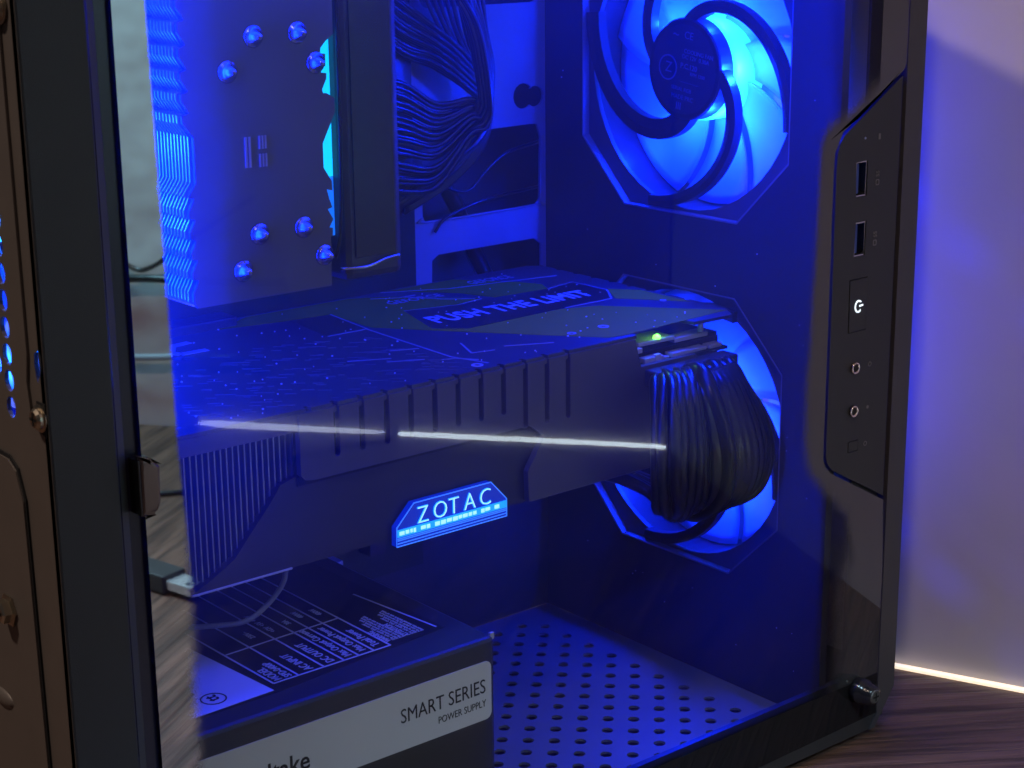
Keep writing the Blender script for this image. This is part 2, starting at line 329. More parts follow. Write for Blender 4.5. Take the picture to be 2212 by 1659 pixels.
# cables hanging on the wall across the room, mirrored in the left border of the glass
def wallpt(t, z, off=0.006): return K + dA * t - nA * off + V((0, 0, z))
def cable(name, label, pts, r, m, group=None):
    bm = B(); tube(bm, pts, r, 10, 10); return tag(new_obj(name, bm, m, None, True), label, 'cable', group)
cable('cable', 'black cable sagging across the pale wall, upper of those mirrored beside the cooler', [wallpt(0.80, .155), wallpt(0.93, .128), wallpt(1.02, .108), wallpt(1.07, .108), wallpt(1.16, .130), wallpt(1.4, .17)], .0016, wirem)
cable('cable', 'thick black cable running level along the pale wall mirrored in the glass', [wallpt(0.75, .100), wallpt(0.95, .0995), wallpt(1.05, .100), wallpt(1.2, .096), wallpt(1.5, .1)], .0026, wirem)
cable('cable', 'pale grey cable running level low on the wall mirrored in the glass', [wallpt(0.8, .0505), wallpt(0.97, .049), wallpt(1.08, .0475), wallpt(1.3, .0475), wallpt(1.5, .05)], .0022, greywire)
cable('cable', 'thin black cable lying curved over the desk, mirrored below the light strip', [(0.25, -0.49, .0018), (0.2786, -0.4669, .0018), (0.3114, -0.457, .0018), (0.3512, -0.4748, .0018), (0.3759, -0.4716, .0018), (0.42, -0.468, .0018), (0.4505, -0.4705, .0018), (0.47, -0.50, .03)], .0016, wirem)
# USB plug lying on the desk
up = thing('usb_plug', 'black cable plug with bare metal end lying on the desk, mirrored at lower left', 'plug', (0.21, -0.335, 0))
pa, pb = V((0.2035, -0.366, .0055)), V((0.2115, -0.331, .0055)); dd = (pb - pa).normalized(); sd = V((dd.y, -dd.x, 0))
def obox(bm, a, b, hw, hh, bev=.0008):
    d = (b - a); L = d.length; d.normalize(); s = V((d.y, -d.x, 0)).normalized()
    R = Matrix((d, s, d.cross(s))).transposed().to_4x4(); R.translation = (a + b) / 2
    r = bmesh.ops.create_cube(bm, size=1, matrix=R @ Matrix.Diagonal((L, hw * 2, hh * 2, 1)))
    bmesh.ops.bevel(bm, geom=list({e for v in r['verts'] for e in v.link_edges}), offset=bev, segments=2, affect='EDGES', profile=.5)
part('plug_body', up, plastic, obox, pa, pb, .0078, .0048)
part('metal_shell', up, usb_metal, obox, pb + dd * .0003, pb + dd * .018, .006, .0024, .0003)
part('contact_hole', up, dark, obox, pb + dd * .0118 + sd * .0025 + V((0, 0, .0016)), pb + dd * .0142 + sd * .0025 + V((0, 0, .0016)), .0012, .001, .0001)
part('contact_hole', up, dark, obox, pb + dd * .0118 - sd * .0025 + V((0, 0, .0016)), pb + dd * .0142 - sd * .0025 + V((0, 0, .0016)), .0012, .001, .0001)
part('strain_relief', up, plastic, tube, [pa, pa - dd * .015, pa - dd * .05 + sd * .01, pa - dd * .13 + sd * .05 + V((0, 0, -.003))], .0022, smooth=True)

# ------------------------------------------------------------------ the case
case = thing('computer_case', 'black computer case with a glass side panel lit blue inside', 'computer case', (0.18, 0.09, 0))
TOPZ = 0.337
# rear panel in plane x = 0 (y, z), with fan grille holes, a screw slot and the slot-cover seam
gh = [circ(.0222 + .0001 * i, .249 + .0075 * (1 - i), .0031, 12, ru=.0028) for i in range(-9, 8)]
for j in (1, 2, 3, 4, 5):
    gh += [circ(.0222 + .0075 * j, .249 + .0075 * (1 - i) + (.00375 if j % 2 else 0), .0031, 12, ru=.0028) for i in range(-9, 7)]
slot = [(.0015, .2225), (.003, .2237), (.0055, .2225), (.006, .2195), (.0052, .2157), (.0046, .2145), (.0018, .2185)]
bm = B(); prism(bm, 'yz', [(0.0004, .004), (.195, .004), (.195, TOPZ), (0.0004, TOPZ)], 0.0, 0.0012, gh + [slot])
rear = new_obj('rear_panel', bm, rear_steel, case)
bm = B(); prism(bm, 'yz', [(.0152, .0), (.0182, .178), (.0215, .186), (.026, .1885), (.12, .190), (.12, .0)], -.0011, -.0002); sc = new_obj('slot_cover', bm, rear_steel, rear)
bm = B(); prism(bm, 'yz', [(.0146, .0), (.0174, .1786), (.0208, .1870), (.0256, .1897), (.12, .1912), (.12, .1899), (.026, .1884), (.0216, .1859), (.0183, .178), (.0153, .0)], -.0006, -.00015); new_obj('seam', bm, dark, rear)
bm = B(); prism(bm, 'yz', [(.0088, .205), (.0100, .2140), (.0085, .222), (.009, .34), (.0108, .34), (.0105, .222), (.0118, .214), (.0108, .205)], -.0008, -.0001); new_obj('pressed_rib', bm, rear_steel, rear)
bm = B(); prism(bm, 'yz', [(.0008, .2095), (.0058, .2095), (.0064, .2015), (.0012, .2000)], -.0004, -.0001); new_obj('screw_recess', bm, dark, rear)
def cross_head(bm, c, ax_, r):
    a, b = frame_for(V(ax_)); c = V(c)
    for s, t in ((a, b), (b, a)):
        vs = [c + s * r + t * r * .22, c - s * r + t * r * .22, c - s * r - t * r * .22, c + s * r - t * r * .22]
        up_ = V(ax_).normalized() * .0001
        bm.faces.new([bm.verts.new(v + up_) for v in vs])
def screw(parent, c, axd, r=.0034, m=brass, hexed=False):
    c = V(c)
    prof = [(0, r * 1.25), (.0004, r * 1.3), (.0006, r), (.0014, r), (.0022, r * .75), (.0023, .0001)] if not hexed else [(0, r * 1.35), (.0006, r * 1.4), (.0009, r), (.0030, r), (.0036, r * .8), (.0037, .0001)]
    s = part('screw', parent, m, lathe, prof, c, axd, 6 if hexed else 18)
    bm = B(); cross_head(bm, c + V(axd).normalized() * (.0023 if not hexed else .0037), axd, r * .62); k = new_obj('cross_slot', bm, dark, s); return s
screw(rear, (-.0002, .0042, .2050), (-1, 0, 0), .0030)
screw(sc, (-.0012, .0333, .1415), (-1, 0, 0), .0036, hexed=True)
screw(rear, (-.0002, .0085, .3120), (-1, 0, 0), .0034)
bm = B(); bmesh.ops.create_uvsphere(bm, u_segments=16, v_segments=8, radius=.006, matrix=Matrix.Translation((-.0004, .044, .1105)) @ Matrix.Diagonal((.35, 1.3, .5, 1))); new_obj('pressed_bump', bm, rear_steel, sc, True)
# side frame strip at the rear edge of the side, its bevel and the gap beside the glass
bm = B(); box(bm, 0.0, .0193, 0.0, .0035, .003, TOPZ, .0006); new_obj('side_frame', bm, frame_mat, case)
bm = B()
vs = [bm.verts.new(p) for p in ((.0194, .0002, .003), (.0219, .0012, .003), (.0219, .0012, TOPZ), (.0194, .0002, TOPZ), (.0194, .004, .003), (.0219, .004, .003), (.0219, .004, TOPZ), (.0194, .004, TOPZ))]
for f in ((0, 1, 2, 3), (1, 5, 6, 2), (0, 4, 5, 1), (3, 2, 6, 7)): bm.faces.new([vs[i] for i in f])
new_obj('frame_bevel', bm, bevel_mat, case)
bm = B(); box(bm, .0220, .02615, .0016, .0075, .003, TOPZ); new_obj('gap_channel', bm, mat('gap_rubber', (.02, .02, .05), .2), case)
bm = B(); box(bm, .0252, .0310, .0038, .0046, .003, TOPZ); new_obj('gap_light_block', bm, dark, case)  # black strip added to block the bright view past the glass edge
# latch clip over the glass edge
bm = B(); prism(bm, 'xz', [(.0240, .1900), (.0258, .1900), (.0286, .1890), (.0300, .1868), (.0297, .1765), (.0284, .1742), (.0258, .1730), (.0238, .1735)], -.0036, -.0008)
bmesh.ops.bevel(bm, geom=[e for e in bm.edges if abs(e.verts[0].co.y - e.verts[1].co.y) < 1e-6 and e.verts[0].co.y < -.003], offset=.0008, segments=2, affect='EDGES', profile=.5)
cl = new_obj('latch_clip', bm, mat('clip_metal', (0.16, 0.12, 0.11), 0.25, metal=0.7), case)
bm = B(); box(bm, .0230, .0239, -.0036, .003, .1738, .1898, .0003); new_obj('clip_edge', bm, gloss_black, cl)
# floor panel with a staggered field of round holes
FZ = .0125; lat = []
for i in range(-6, 20):
    for j in range(-16, 16):
        x = .2539 + .00753 * i + .00727 * j - .06; y = .0547 - .0072 * i + .0075 * j + .03
        if .160 < x < .3085 and .024 < y < .162: lat.append((x, y))
bm = B(); prism(bm, 'xy', [(.001, .006), (.3232, .006), (.3232, .1734), (.001, .1734)], FZ - .001, FZ, [circ(x, y, .0024, 10) for x, y in lat]); new_obj('floor_panel', bm, floor_steel, case)
bm = B(); box(bm, .0012, .352, .0060, .0072, .0128, .0277); box(bm, .0012, .352, .0046, .0060, .0036, .0277); new_obj('bottom_rail', bm, steel, case)
# tray behind the board with grommet openings and a keyhole
TY = .1735
def rrect(x0, x1, z0, z1, r, n=5):
    pts = []
    for cx, cz, a in ((x1 - r, z1 - r, 0), (x0 + r, z1 - r, 90), (x0 + r, z0 + r, 180), (x1 - r, z0 + r, 270)):
        pts += [(cx + r * math.cos(math.radians(a + 90 * i / n)), cz + r * math.sin(math.radians(a + 90 * i / n))) for i in range(n + 1)]
    return pts
keyh = [(.3104 + .0056 * math.cos(t), .2522 + .0056 * math.sin(t)) for t in [math.radians(a) for a in range(38, 323, 24)]] + [(.3172 + .0046 * math.cos(t), .2516 + .0046 * math.sin(t)) for t in [math.radians(a) for a in range(-132, 133, 24)]]
grom = [(.2545, .2052), (.2562, .2034), (.3170, .2039), (.3193, .2060), (.3200, .2340), (.3180, .2395), (.3140, .2398), (.2560, .2390), (.2545, .2370)]
grom2 = [(.2580, .1600), (.2590, .1865), (.2625, .1886), (.2740, .1887), (.3160, .1888), (.3200, .1860), (.3200, .1600)]
bm = B(); box(bm, .0013, .3231, TY, TY + .001, .0126, .1498); new_obj('shaded_lower_tray', bm, chassis_steel, case)  # darker steel puts the missing light on this tray part into its colour
bm = B(); prism(bm, 'xz', [(.0013, .1500), (.3231, .1500), (.3231, TOPZ - .001), (.0013, TOPZ - .001)], TY, TY + .001, [keyh, grom, grom2, rrect(.255, .320, .262 + .03, .320, .005)]); tray = new_obj('board_tray', bm, tray_steel, case)
bm = B(); tube(bm, [(p[0], TY - .0004, p[1]) for p in grom[:5]], .0005, 6, 3); new_obj('rolled_edge', bm, tray_steel, tray, True)
bm = B(); box(bm, .0013, .352, .194, .195, .004, TOPZ); new_obj('far_side_panel', bm, steel, case)
bm = B(); box(bm, .0002, .3625, .0, .195, TOPZ, TOPZ + .0015); new_obj('top_panel', bm, steel, case)
# front chassis with two eight-sided fan cut-outs
def octo(cy_, cz, h=.0590, k=.0324): return [(cy_ + a, cz + b) for a, b in ((h, k), (k, h), (-k, h), (-h, k), (-h, -k), (-k, -h), (k, -h), (h, -k))]
CY = .0905; UZ, LZ = .2688, .1203
bm = B(); prism(bm, 'yz', [(.0065, .0126), (.1734, .0126), (.1734, TOPZ - .001), (.0065, TOPZ - .001)], .3233, .3271, [octo(CY, UZ, .0593, .0327), octo(CY, LZ, .0593, .0327)]); new_obj('front_chassis', bm, chassis_steel, case)
for cz in (UZ, LZ):
    bm = B(); prism(bm, 'yz', octo(CY, cz, .0592, .0326), .3234, .3271, [octo(CY, cz, .0586, .0322)]); new_obj('lit_cutout_rim', bm, tray_steel, case)  # paler lining added; the light on the cut edges is in its colour
bm = B()
for i in range(70):
    y_, z_, r = random.uniform(.012, .165), random.uniform(.03, .30), random.uniform(.00012, .00034)
    if min(max(abs(y_ - CY), abs(z_ - UZ)), max(abs(y_ - CY), abs(z_ - LZ))) > .061: prism(bm, 'yz', circ(y_, z_, r, 5), .3230, .3232)
kind(new_obj('dust', bm, mat('panel_dust', (.7, .7, .75), .8), case), 'stuff')
# perforated strip of the front grille behind the fans
pg = []
for cz in (UZ, LZ):
    for i in range(7):
        for j in range(16):
            y = .034 + .0056 * i; z = cz - .05 + .0085 * j + (.00425 if i % 2 else 0)
            if z < cz + .056: pg.append((y, z))
bm = B(); prism(bm, 'yz', [(.012, .03), (.165, .03), (.165, .332), (.012, .332)], .3540, .3546, [circ(y, z, .0022, 10) for y, z in pg]); new_obj('front_grille', bm, tray_steel, case)
# bezel: outer trim seen at the near edge, chamfered at the foot
bm = B(); prism(bm, 'xz', [(.3521, .0098), (.3475, .0036), (.3510, .0036), (.3625, .0190), (.3625, TOPZ), (.3521, TOPZ)], -.0004, .006); bez = new_obj('bezel_trim', bm, bezel_mat, case)
bm = B(); prism(bm, 'xz', [(.02, .0036), (.3474, .0036), (.3536, .0098), (.3536, .0126), (.02, .0126)], .0001, .0045); new_obj('skirt', bm, plastic, case)
bm = B(); prism(bm, 'xy', [(.356, .006), (.3625, .006), (.3655, .09), (.346, .19), (.335, .19), (.356, .09)], .330, TOPZ); new_obj('bezel_top', bm, bezel_mat, case)
bm = B(); prism(bm, 'xy', [(.356, .006), (.3625, .006), (.3655, .09), (.346, .19), (.335, .19), (.356, .09)], .004, .03); new_obj('bezel_foot', bm, bezel_mat, case)
for sx in (.05, .30):
    for sy in (.03, .165): part('foot', case, plastic, lathe, [(0, .010), (.0034, .0115)], (sx, sy, 0), (0, 0, 1), 16)
bm = B(); box(bm, .3362, .3624, .0048, .0060, .0040, TOPZ); new_obj('side_pillar', bm, steel, case)
# ports
PO = [(.3505, .2716), (.3176, .2517), (.3148, .2485), (.3136, .2446), (.3132, .2393), (.3134, .1919), (.3134, .1428), (.3134, .1289), (.3141, .1262), (.3152, .1243), (.3177, .1217), (.3503, .1039)]
def inset(pts, d):
    cx = sum(p[0] for p in pts) / len(pts); cz = sum(p[1] for p in pts) / len(pts); n = len(pts); out = []
    for i in range(n):
        a, b, c = V(pts[i - 1]), V(pts[i]), V(pts[(i + 1) % n]); e1 = (b - a).normalized(); e2 = (c - b).normalized()
        n1 = V((-e1.y, e1.x)); n2 = V((-e2.y, e2.x)); bi = (n1 + n2).normalized(); out.append(tuple(b + bi * d / max(.35, bi.dot(n1))))
    return out
holes = [[(.3256, .2272), (.3318, .2272), (.3318, .2407), (.3251, .2403)], [(.3257, .2045), (.3322, .2045), (.3324, .2178), (.3262, .2178)], circ(.3287, .1612, .0021, 14), circ(.3288, .1440, .0021, 14),
         [(.3241, .1754), (.3347, .1754), (.3345, .1961), (.3239, .1961)], [(.3268, .1273), (.3328, .1273), (.3328, .1318), (.3268, .1318)]]
pin = inset(PO, .0007)
if min(p[0] for p in pin) < min(p[0] for p in PO): pin = inset(PO, -.0007)
bm = B(); prism(bm, 'xz', pin, -.0002, .0016, holes); port = new_obj('port_panel', bm, plastic, case)
bm = B(); prism(bm, 'xz', [(.3360, .2600), (.3200, .2500), (.3160, .2450), (.3155, .2390), (.3155, .1300), (.3175, .1245), (.3200, .1225), (.3360, .1135)], .0062, .0068); new_obj('panel_backing', bm, dark, port)
for hx in (holes[0], holes[1]):
    x0, z0 = min(p[0] for p in hx), min(p[1] for p in hx); x1, z1 = max(p[0] for p in hx), max(p[1] for p in hx)
    bm = B()
    prism(bm, 'xz', [(x0 + .0002, z0 + .0002), (x1 - .0002, z0 + .0002), (x1 - .0002, z1 - .0002), (x0 + .0002, z1 - .0002)], .0002, .0085, [[(x0 + .0007, z0 + .0007), (x1 - .0007, z0 + .0007), (x1 - .0007, z1 - .0007), (x0 + .0007, z1 - .0007)]])
    u = new_obj('usb_port', bm, nickel, port)
    bm = B(); box(bm, x0 + .0016, x0 + .0032, .0012, .0085, z0 + .0012, z1 - .0012); new_obj('tongue', bm, mat('usb_tongue', (.02, .06, .30), .4), u)
for cx, cz in ((.3287, .1612), (.3288, .1440)):
    bm = B(); lathe(bm, [(0, .00205), (-.0005, .0021), (-.0009, .0024), (-.0012, .0021), (-.0010, .0015), (.006, .0014), (.0061, .00001)], (cx, -.0002, cz), (0, 1, 0), 20); new_obj('audio_jack', bm, mat('jack_ring', (.8, .66, .58), .25, metal=.9), port, True)
    bm = B(); lathe(bm, [(0, .00145), (.0001, .00001)], (cx, -.00105, cz), (0, 1, 0), 16); new_obj('jack_hole', bm, dark, port)
bm = B(); prism(bm, 'xz', [(.3244, .1757), (.3344, .1757), (.3342, .1958), (.3242, .1958)], -.0004, .002); pbn = new_obj('power_button', bm, plastic, port)
bm = B(); arc = [(.3293 + .0022 * math.cos(math.radians(a)), .1853 + .0025 * math.sin(math.radians(a))) for a in range(38, 323, 15)]
arc2 = [(.3293 + .0015 * math.cos(math.radians(a)), .1853 + .0018 * math.sin(math.radians(a))) for a in range(322, 37, -15)]
prism(bm, 'xz', arc + arc2, -.0006, -.00045); prism(bm, 'xz', [(.3298, .1850), (.3320, .1852), (.3320, .1859), (.3298, .1857)], -.0006, -.00045); new_obj('power_symbol', bm, power_lit, pbn)
bm = B(); prism(bm, 'xz', [(.32715, .12755), (.33255, .12755), (.33255, .13155), (.32715, .13155)], -.0003, .002); new_obj('reset_button', bm, plastic, port)
bm = B(); lathe(bm, [(0, .0005), (-.0002, .0004), (-.0003, .0001)], (.3296, -.0002, .2490), (0, 1, 0), 10); new_obj('indicator_light', bm, mat('indicator', (.3, .33, .6), .3), port)
bm = B(); box(bm, .3371, .3383, -.00035, -.00025, .2478, .2500); new_obj('printed_icon', bm, print_grey, port)
for zc in (.2335, .2105):
    bm = B(); prism(bm, 'xz', rrect(.3365, .3386, zc - .0029, zc - .0006, .0005, 2), -.00035, -.00025, [rrect(.3369, .3382, zc - .0025, zc - .0010, .0003, 2)]); new_obj('printed_icon', bm, print_grey, port)
    text('printed_icon', 'SS', .0026, (.3384, -.0003, zc + .0003), (0, 0, 1), (-1, 0, 0), print_grey, port)
for cx, cz in ((.3378, .1612), (.3371, .1293)):
    bm = B(); prism(bm, 'xz', circ(cx, cz, .0010, 10), -.00035, -.00025, [circ(cx, cz, .0007, 10)]); new_obj('printed_icon', bm, print_grey, port)
bm = B(); prism(bm, 'xz', circ(.3376, .1440, .0007, 10), -.00035, -.00025); new_obj('printed_icon', bm, print_grey, port)
# glass door: clear sheet with a notch for the ports, printed borders behind it
GX0, GX1 = .0262, .3518
notch = inset(PO, -.0004) if pin == inset(PO, .0007) else inset(PO, .0004)
notch = [(min(x, .3518), z) for x, z in notch]
gout = [(GX0, .0045), (GX1, .0100)] + [(GX1, notch[-1][1] - .0015)] + [notch[-1]] + list(reversed(notch))[1:-1] + [notch[0]] + [(GX1, notch[0][1] + .0012), (GX1, TOPZ - .0005), (GX0, TOPZ - .0005)]
bm = B(); prism(bm, 'xz', gout, 0.0, .0035)
bm.faces.ensure_lookup_table()
bmesh.ops.recalc_face_normals(bm, faces=bm.faces[:])
for f in bm.faces: f.material_index = 0 if all(abs(v.co.y) < 1e-6 for v in f.verts) else 2 if all(abs(v.co.y - .0035) < 1e-6 for v in f.verts) else 1
glass = new_obj('glass_door', bm, None, case, mats=[glass_mat, glass_in, haze_film])
def fade_band(name, inner, outer, m, y=-.00015, parent=glass):
    """strip between two matching outlines; cover runs 0 (inner) to 1 (outer)"""
    bm = B(); lay = bm.verts.layers.float.new('cover')
    for (a, ca), (b, cb) in zip(zip(inner[:-1], inner[1:]), zip(outer[:-1], outer[1:])):
        vs = []
        for q, c in ((a, 0.0), (ca, 0.0), (cb, 1.0), (b, 1.0)):
            v = bm.verts.new((q[0], y, q[1])); v[lay] = c; vs.append(v)
        bm.faces.new(vs)
    return new_obj(name, bm, m, parent)
def solid(name, pts, m, y=-.00022, parent=glass):
    bm = B(); lay = bm.verts.layers.float.new('cover'); prism(bm, 'xz', pts, y, y + .0001)
    for v in bm.verts: v[lay] = 1.3
    return new_obj(name, bm, m, parent)
solid('printed_border', [(GX0, .0045), (.0340, .0045), (.0340, .0280), (.0348, .120), (.0364, .19), (.0350, TOPZ - .001), (GX0, TOPZ - .001)], border_l)
fade_band('border_fade', [(.0430, .0280), (.0420, .120), (.0388, .19), (.0362, TOPZ - .001)], [(.0340, .0280), (.0348, .120), (.0364, .19), (.0350, TOPZ - .001)], border_l)
inn = [(.3362, TOPZ - .001), (.3362, .2752), (.3220, .2665), (.3062, .2600), (.3015, .2525), (.3008, .2300), (.2990, .1900), (.2965, .1600), (.2965, .1330), (.3000, .1210), (.3090, .1120), (.3230, .0990), (.3120, .0750), (.3120, .0279)]
oo = [(.3370, TOPZ - .001), (.3372, .2640), (.3250, .2565), (.3100, .2500), (.3080, .2450), (.3080, .2300), (.3070, .1900), (.3060, .1600), (.3065, .1380), (.3100, .1260), (.3190, .1170), (.3330, .1040), (.3390, .0750), (.3390, .0279)]
fade_band('border_fade', inn, oo, border_r)
e = [(.3517, TOPZ - .001), (.3517, .2745), (.3500, .2722), (.3172, .2524), (.3129, .2447), (.3126, .2300), (.3127, .1900), (.3127, .1600), (.3127, .1280), (.3136, .1250), (.3172, .1213), (.3500, .1031), (.3516, .0750), (.3516, .0279)]
bm = B(); lay = bm.verts.layers.float.new('cover')
for i in range(len(oo) - 1):
    vs = [bm.verts.new((q[0], -.00015, q[1])) for q in (oo[i], oo[i + 1], e[i + 1], e[i])]
    for v in vs: v[lay] = 1.3
    try: bm.faces.new(vs)
    except ValueError: pass
new_obj('printed_border', bm, border_r, glass)
solid('printed_border', [(.0341, .0045), (.3516, .0100), (.3516, .0278), (.0341, .0278)], border_b)
# thumb screw through the glass
bm = B(); lathe(bm, [(0, .0052), (-.004, .0054), (-.0042, .0045), (-.0075, .0043), (-.0078, .0040), (-.0095, .0038), (-.0098, .0030)], (.3387, .0, .0245), (0, 1, 0), 18); ts = new_obj('thumb_screw', bm, gloss_black, case, True)
bm = B(); lathe(bm, [(0, .0030), (-.0004, .0026), (-.0004, .0008)], (.3387, -.0098, .0245), (0, 1, 0), 14); new_obj('screw_face', bm, mat('screw_face', (.12, .12, .11), .35, metal=.6), ts)
bm = B(); cross_head(bm, (.3387, -.0102, .0245), (0, -1, 0), .0018); new_obj('cross_slot', bm, dark, ts)
# little bright reflections painted on the black foot of the glass
for a_ in ((.3120, .0200, .0012, .0026), (.3015, .0145, .0022, .0010)):
    bm = B(); box(bm, a_[0], a_[0] + a_[2], -.0002, -.00005, a_[1], a_[1] + a_[3]); new_obj('painted_glint', bm, mat('painted_glint', (.25, .28, .5), .3), glass)

# ------------------------------------------------------------------ fans
NB = 9
def fan_meshes():
    """parts of a 120 mm fan around a hub centre at the origin, seen from -x (hub side)"""
    out = {}
    bm = B(); prism(bm, 'yz', rrect(-.060, .060, -.060, .060, .004), .0, .0022, [circ(0, 0, .0572, 48)]); out['frame'] = (bm, mat('fan_frame_grey', (.09, .09, .10), .5, bump=.15, bscale=3000))
    bm = B(); prism(bm, 'yz', circ(0, 0, .0585, 48), .0023, .0250, [circ(0, 0, .0572, 48)]); out['duct'] = (bm, fan_black)
    bm = B(); lathe(bm, [(-.0028, .0190), (-.0032, .0185), (-.0032, .0198), (-.0024, .0205), (.004, .0205)], (0, 0, 0), (1, 0, 0), 40); out['stator_hub'] = (bm, fan_black)
    bm = B(); lathe(bm, [(-.0034, .0180), (-.0035, .0001)], (0, 0, 0), (1, 0, 0), 36); out['hub_label'] = (bm, fan_label)
    bm = B(); lathe(bm, [(.0062, .0190), (.0064, .0212), (.0215, .0212), (.0230, .0195), (.0232, .0002)], (0, 0, 0), (1, 0, 0), 40); out['rotor_cup'] = (bm, cup_lit)
    return out
def strut_bm(a0, w0, w1):
    bm = B(); n = 22; prev = None
    for i in range(n + 1):
        t = i / n; th = math.radians(a0 - 116 * t); r = .0150 + .0440 * (t ** .96)
        th2 = math.radians(a0 - 116 * min(1, t + .01)); r2 = .0150 + .0440 * (min(1, t + .01) ** .96)
        c = V((-r * math.cos(th), r * math.sin(th))); d_ = V((-r2 * math.cos(th2), r2 * math.sin(th2))) - c
        if t >= .995: d_ = dl
        dl = d_.copy(); nn_ = V((-d_.y, d_.x)).normalized(); w = (w0 + (w1 - w0) * t) / 2
        ring = [bm.verts.new((x_, (c + nn_ * s).x, (c + nn_ * s).y)) for x_, s in ((-.0024, -w), (-.0030, 0), (-.0024, w), (.0020, w), (.0020, -w))]
        if prev:
            for k in range(5): bm.faces.new((prev[k], prev[(k + 1) % 5], ring[(k + 1) % 5], ring[k]))
        else: bm.faces.new(ring)
        prev = ring
    bm.faces.new(prev[::-1]); return bm
def blade_bm(a0):
    bm = B(); nr, nc = 9, 7; span = math.radians(360 / NB * 0.975); rows = []
    for i in range(nr + 1):
        r = .0214 + (.0562 - .0214) * i / nr; row = []
        for j in range(nc + 1):
            u = j / nc - .5; th = a0 + u * span + .30 * (i / nr) ** 1.3
            x_ = .0140 + .0036 * u * (1.15 - .35 * i / nr) + .0004 * math.sin(math.pi * (u + .5)); row.append((x_, r * math.cos(th), r * math.sin(th)))
        rows.append(row)
    for side, off in ((0, 0.0), (1, .0011)):
        g = [[bm.verts.new((p[0] + off, p[1], p[2])) for p in row] for row in rows]
        for i in range(nr):
            for j in range(nc): bm.faces.new((g[i][j], g[i + 1][j], g[i + 1][j + 1], g[i][j + 1]))
        if side == 0: g0 = g
    for seq in ([(i, 0) for i in range(nr + 1)], [(i, nc) for i in range(nr + 1)], [(0, j) for j in range(nc + 1)], [(nr, j) for j in range(nc + 1)]):
        for (i, j), (k, l) in zip(seq[:-1], seq[1:]): bm.faces.new((g0[i][j], g0[k][l], g[k][l], g[i][j]))
    return bm
def local(name, bm, m, parent, smooth=False):
    o = new_obj(name, bm, m, None, smooth); o.parent = parent; return o
f1 = thing('case_fan', 'upper of the two blue lit front fans, its round hub and label in full view', 'fan', (.3272, .0893, .2684), 'blue lit case fans')
fm = fan_meshes()
parts_ = {k: local(k, bm, m, f1, k in ('rotor_cup',)) for k, (bm, m) in fm.items()}
for a0, w0, w1 in ((96, .0052, .0044), (6, .0054, .0044), (-84, .0088, .0076), (176, .0056, .0046)): local('strut', strut_bm(a0, w0, w1), fan_black, f1)
for k in range(NB): local('blade', blade_bm(2 * math.pi * k / NB + .2), blade_mat, parts_['rotor_cup'], True)
# hub label print: logo ring, text lines
hl = parts_['hub_label']
def ltext(s, size, u, v, ang=-8, **k):
    c, s_ = math.cos(math.radians(ang)), math.sin(math.radians(ang))
    o = text('label_text', s, size, (-.0037, -u, v), (0, -c, s_), (0, s_, c), fan_print, None, **k); o.parent = hl; return o
bm = B(); prism(bm, 'yz', circ(.0085, .0005, .0052, 20), -.0038, -.0036, [circ(.0085, .0005, .0046, 20)]); local('logo_ring', bm, fan_print, hl)
ltext('Z', .006, -.0102, -.0010); ltext('CE', .0042, .0005, .0125); ltext('~', .006, -.006, .0125)
ltext('COOLING FAN', .0024, .0005, .0068); ltext('DC 12V  0.30A', .0024, -.0005, .0046); ltext('P.C.120', .0030, -.0015, .0008, bold=.01); ltext('RPM 1200', .0020, .004, -.0022); ltext('__________', .0022, -.002, -.0044)
ltext('SERIAL RGB', .0022, -.0065, -.0078); ltext('MADE PRC', .0026, -.0065, -.0112); ltext('III', .0042, -.004, -.0158, bold=.01)
def dup(root, loc, label):
    r = root.copy(); COL.objects.link(r); r.location = loc; r['label'] = label
    for ch in list(root.children):
        c = ch.copy(); COL.objects.link(c); c.parent = r
        for g in list(ch.children):
            d = g.copy(); COL.objects.link(d); d.parent = c
    return r
f2 = dup(f1, (.3272, .0893, .1199), 'lower blue lit front fan, half hidden by the graphics card and its cable')
f3 = dup(f1, (.0060, .0800, .2600), 'blue lit fan glowing through the round holes of the rear grille')
frosted = mat('frosted_frame', (.75, .8, .9), .5)
for c in f3.children:
    if c.name.startswith('frame'):
        c.data = c.data.copy(); c.data.materials[0] = blade_mat
for (fx, fy, fz), pw, sgn in (((.3272, .0893, .2684), 1.0, 1), ((.3272, .0893, .1199), 0.55, 1)):
    for a, p_ in ((40, .34), (120, .38), (178, .85), (235, .88), (300, .36)):
        point('fan_led_and_fill', (fx + .0030, fy + .0262 * math.cos(math.radians(a)), fz + .0262 * math.sin(math.radians(a))), .002, p_ * pw, BLUE)
    point('fan_glow', (fx + .0046, fy - .048, fz - .012), .004, .12 * pw, BLUE)
    point('fan_glow', (fx + .0046, fy + .036, fz - .036), .004, .12 * pw, BLUE)
    point('fan_glow', (fx + .0046, fy + .036, fz + .036), .004, .12 * pw, BLUE)
bm = B(); box(bm, .0042, .0050, .0008, .0120, .2080, .2270); new_obj('slot_glow_plate', bm, paper_white, case)  # white plate added to catch light and glow through the rear slot
point('fan_led_and_fill', (.0025, .0105, .2185), .0015, .008, (.004, .14, 1.0))  # added fill lamp for the plate behind the slot
for z_ in (.255, .235, .212): point('fan_led_and_fill', (.0036, .0365, z_), .002, .035, (.004, .10, 1.0))
for a in (60, 180, 300): point('fan_led_and_fill', (.0335, .09 + .03 * math.cos(math.radians(a)), .266 + .03 * math.sin(math.radians(a))), .004, .4, BLUE)
point('rear_fan_led', (.037, .060, .212), .004, .5, BLUE)
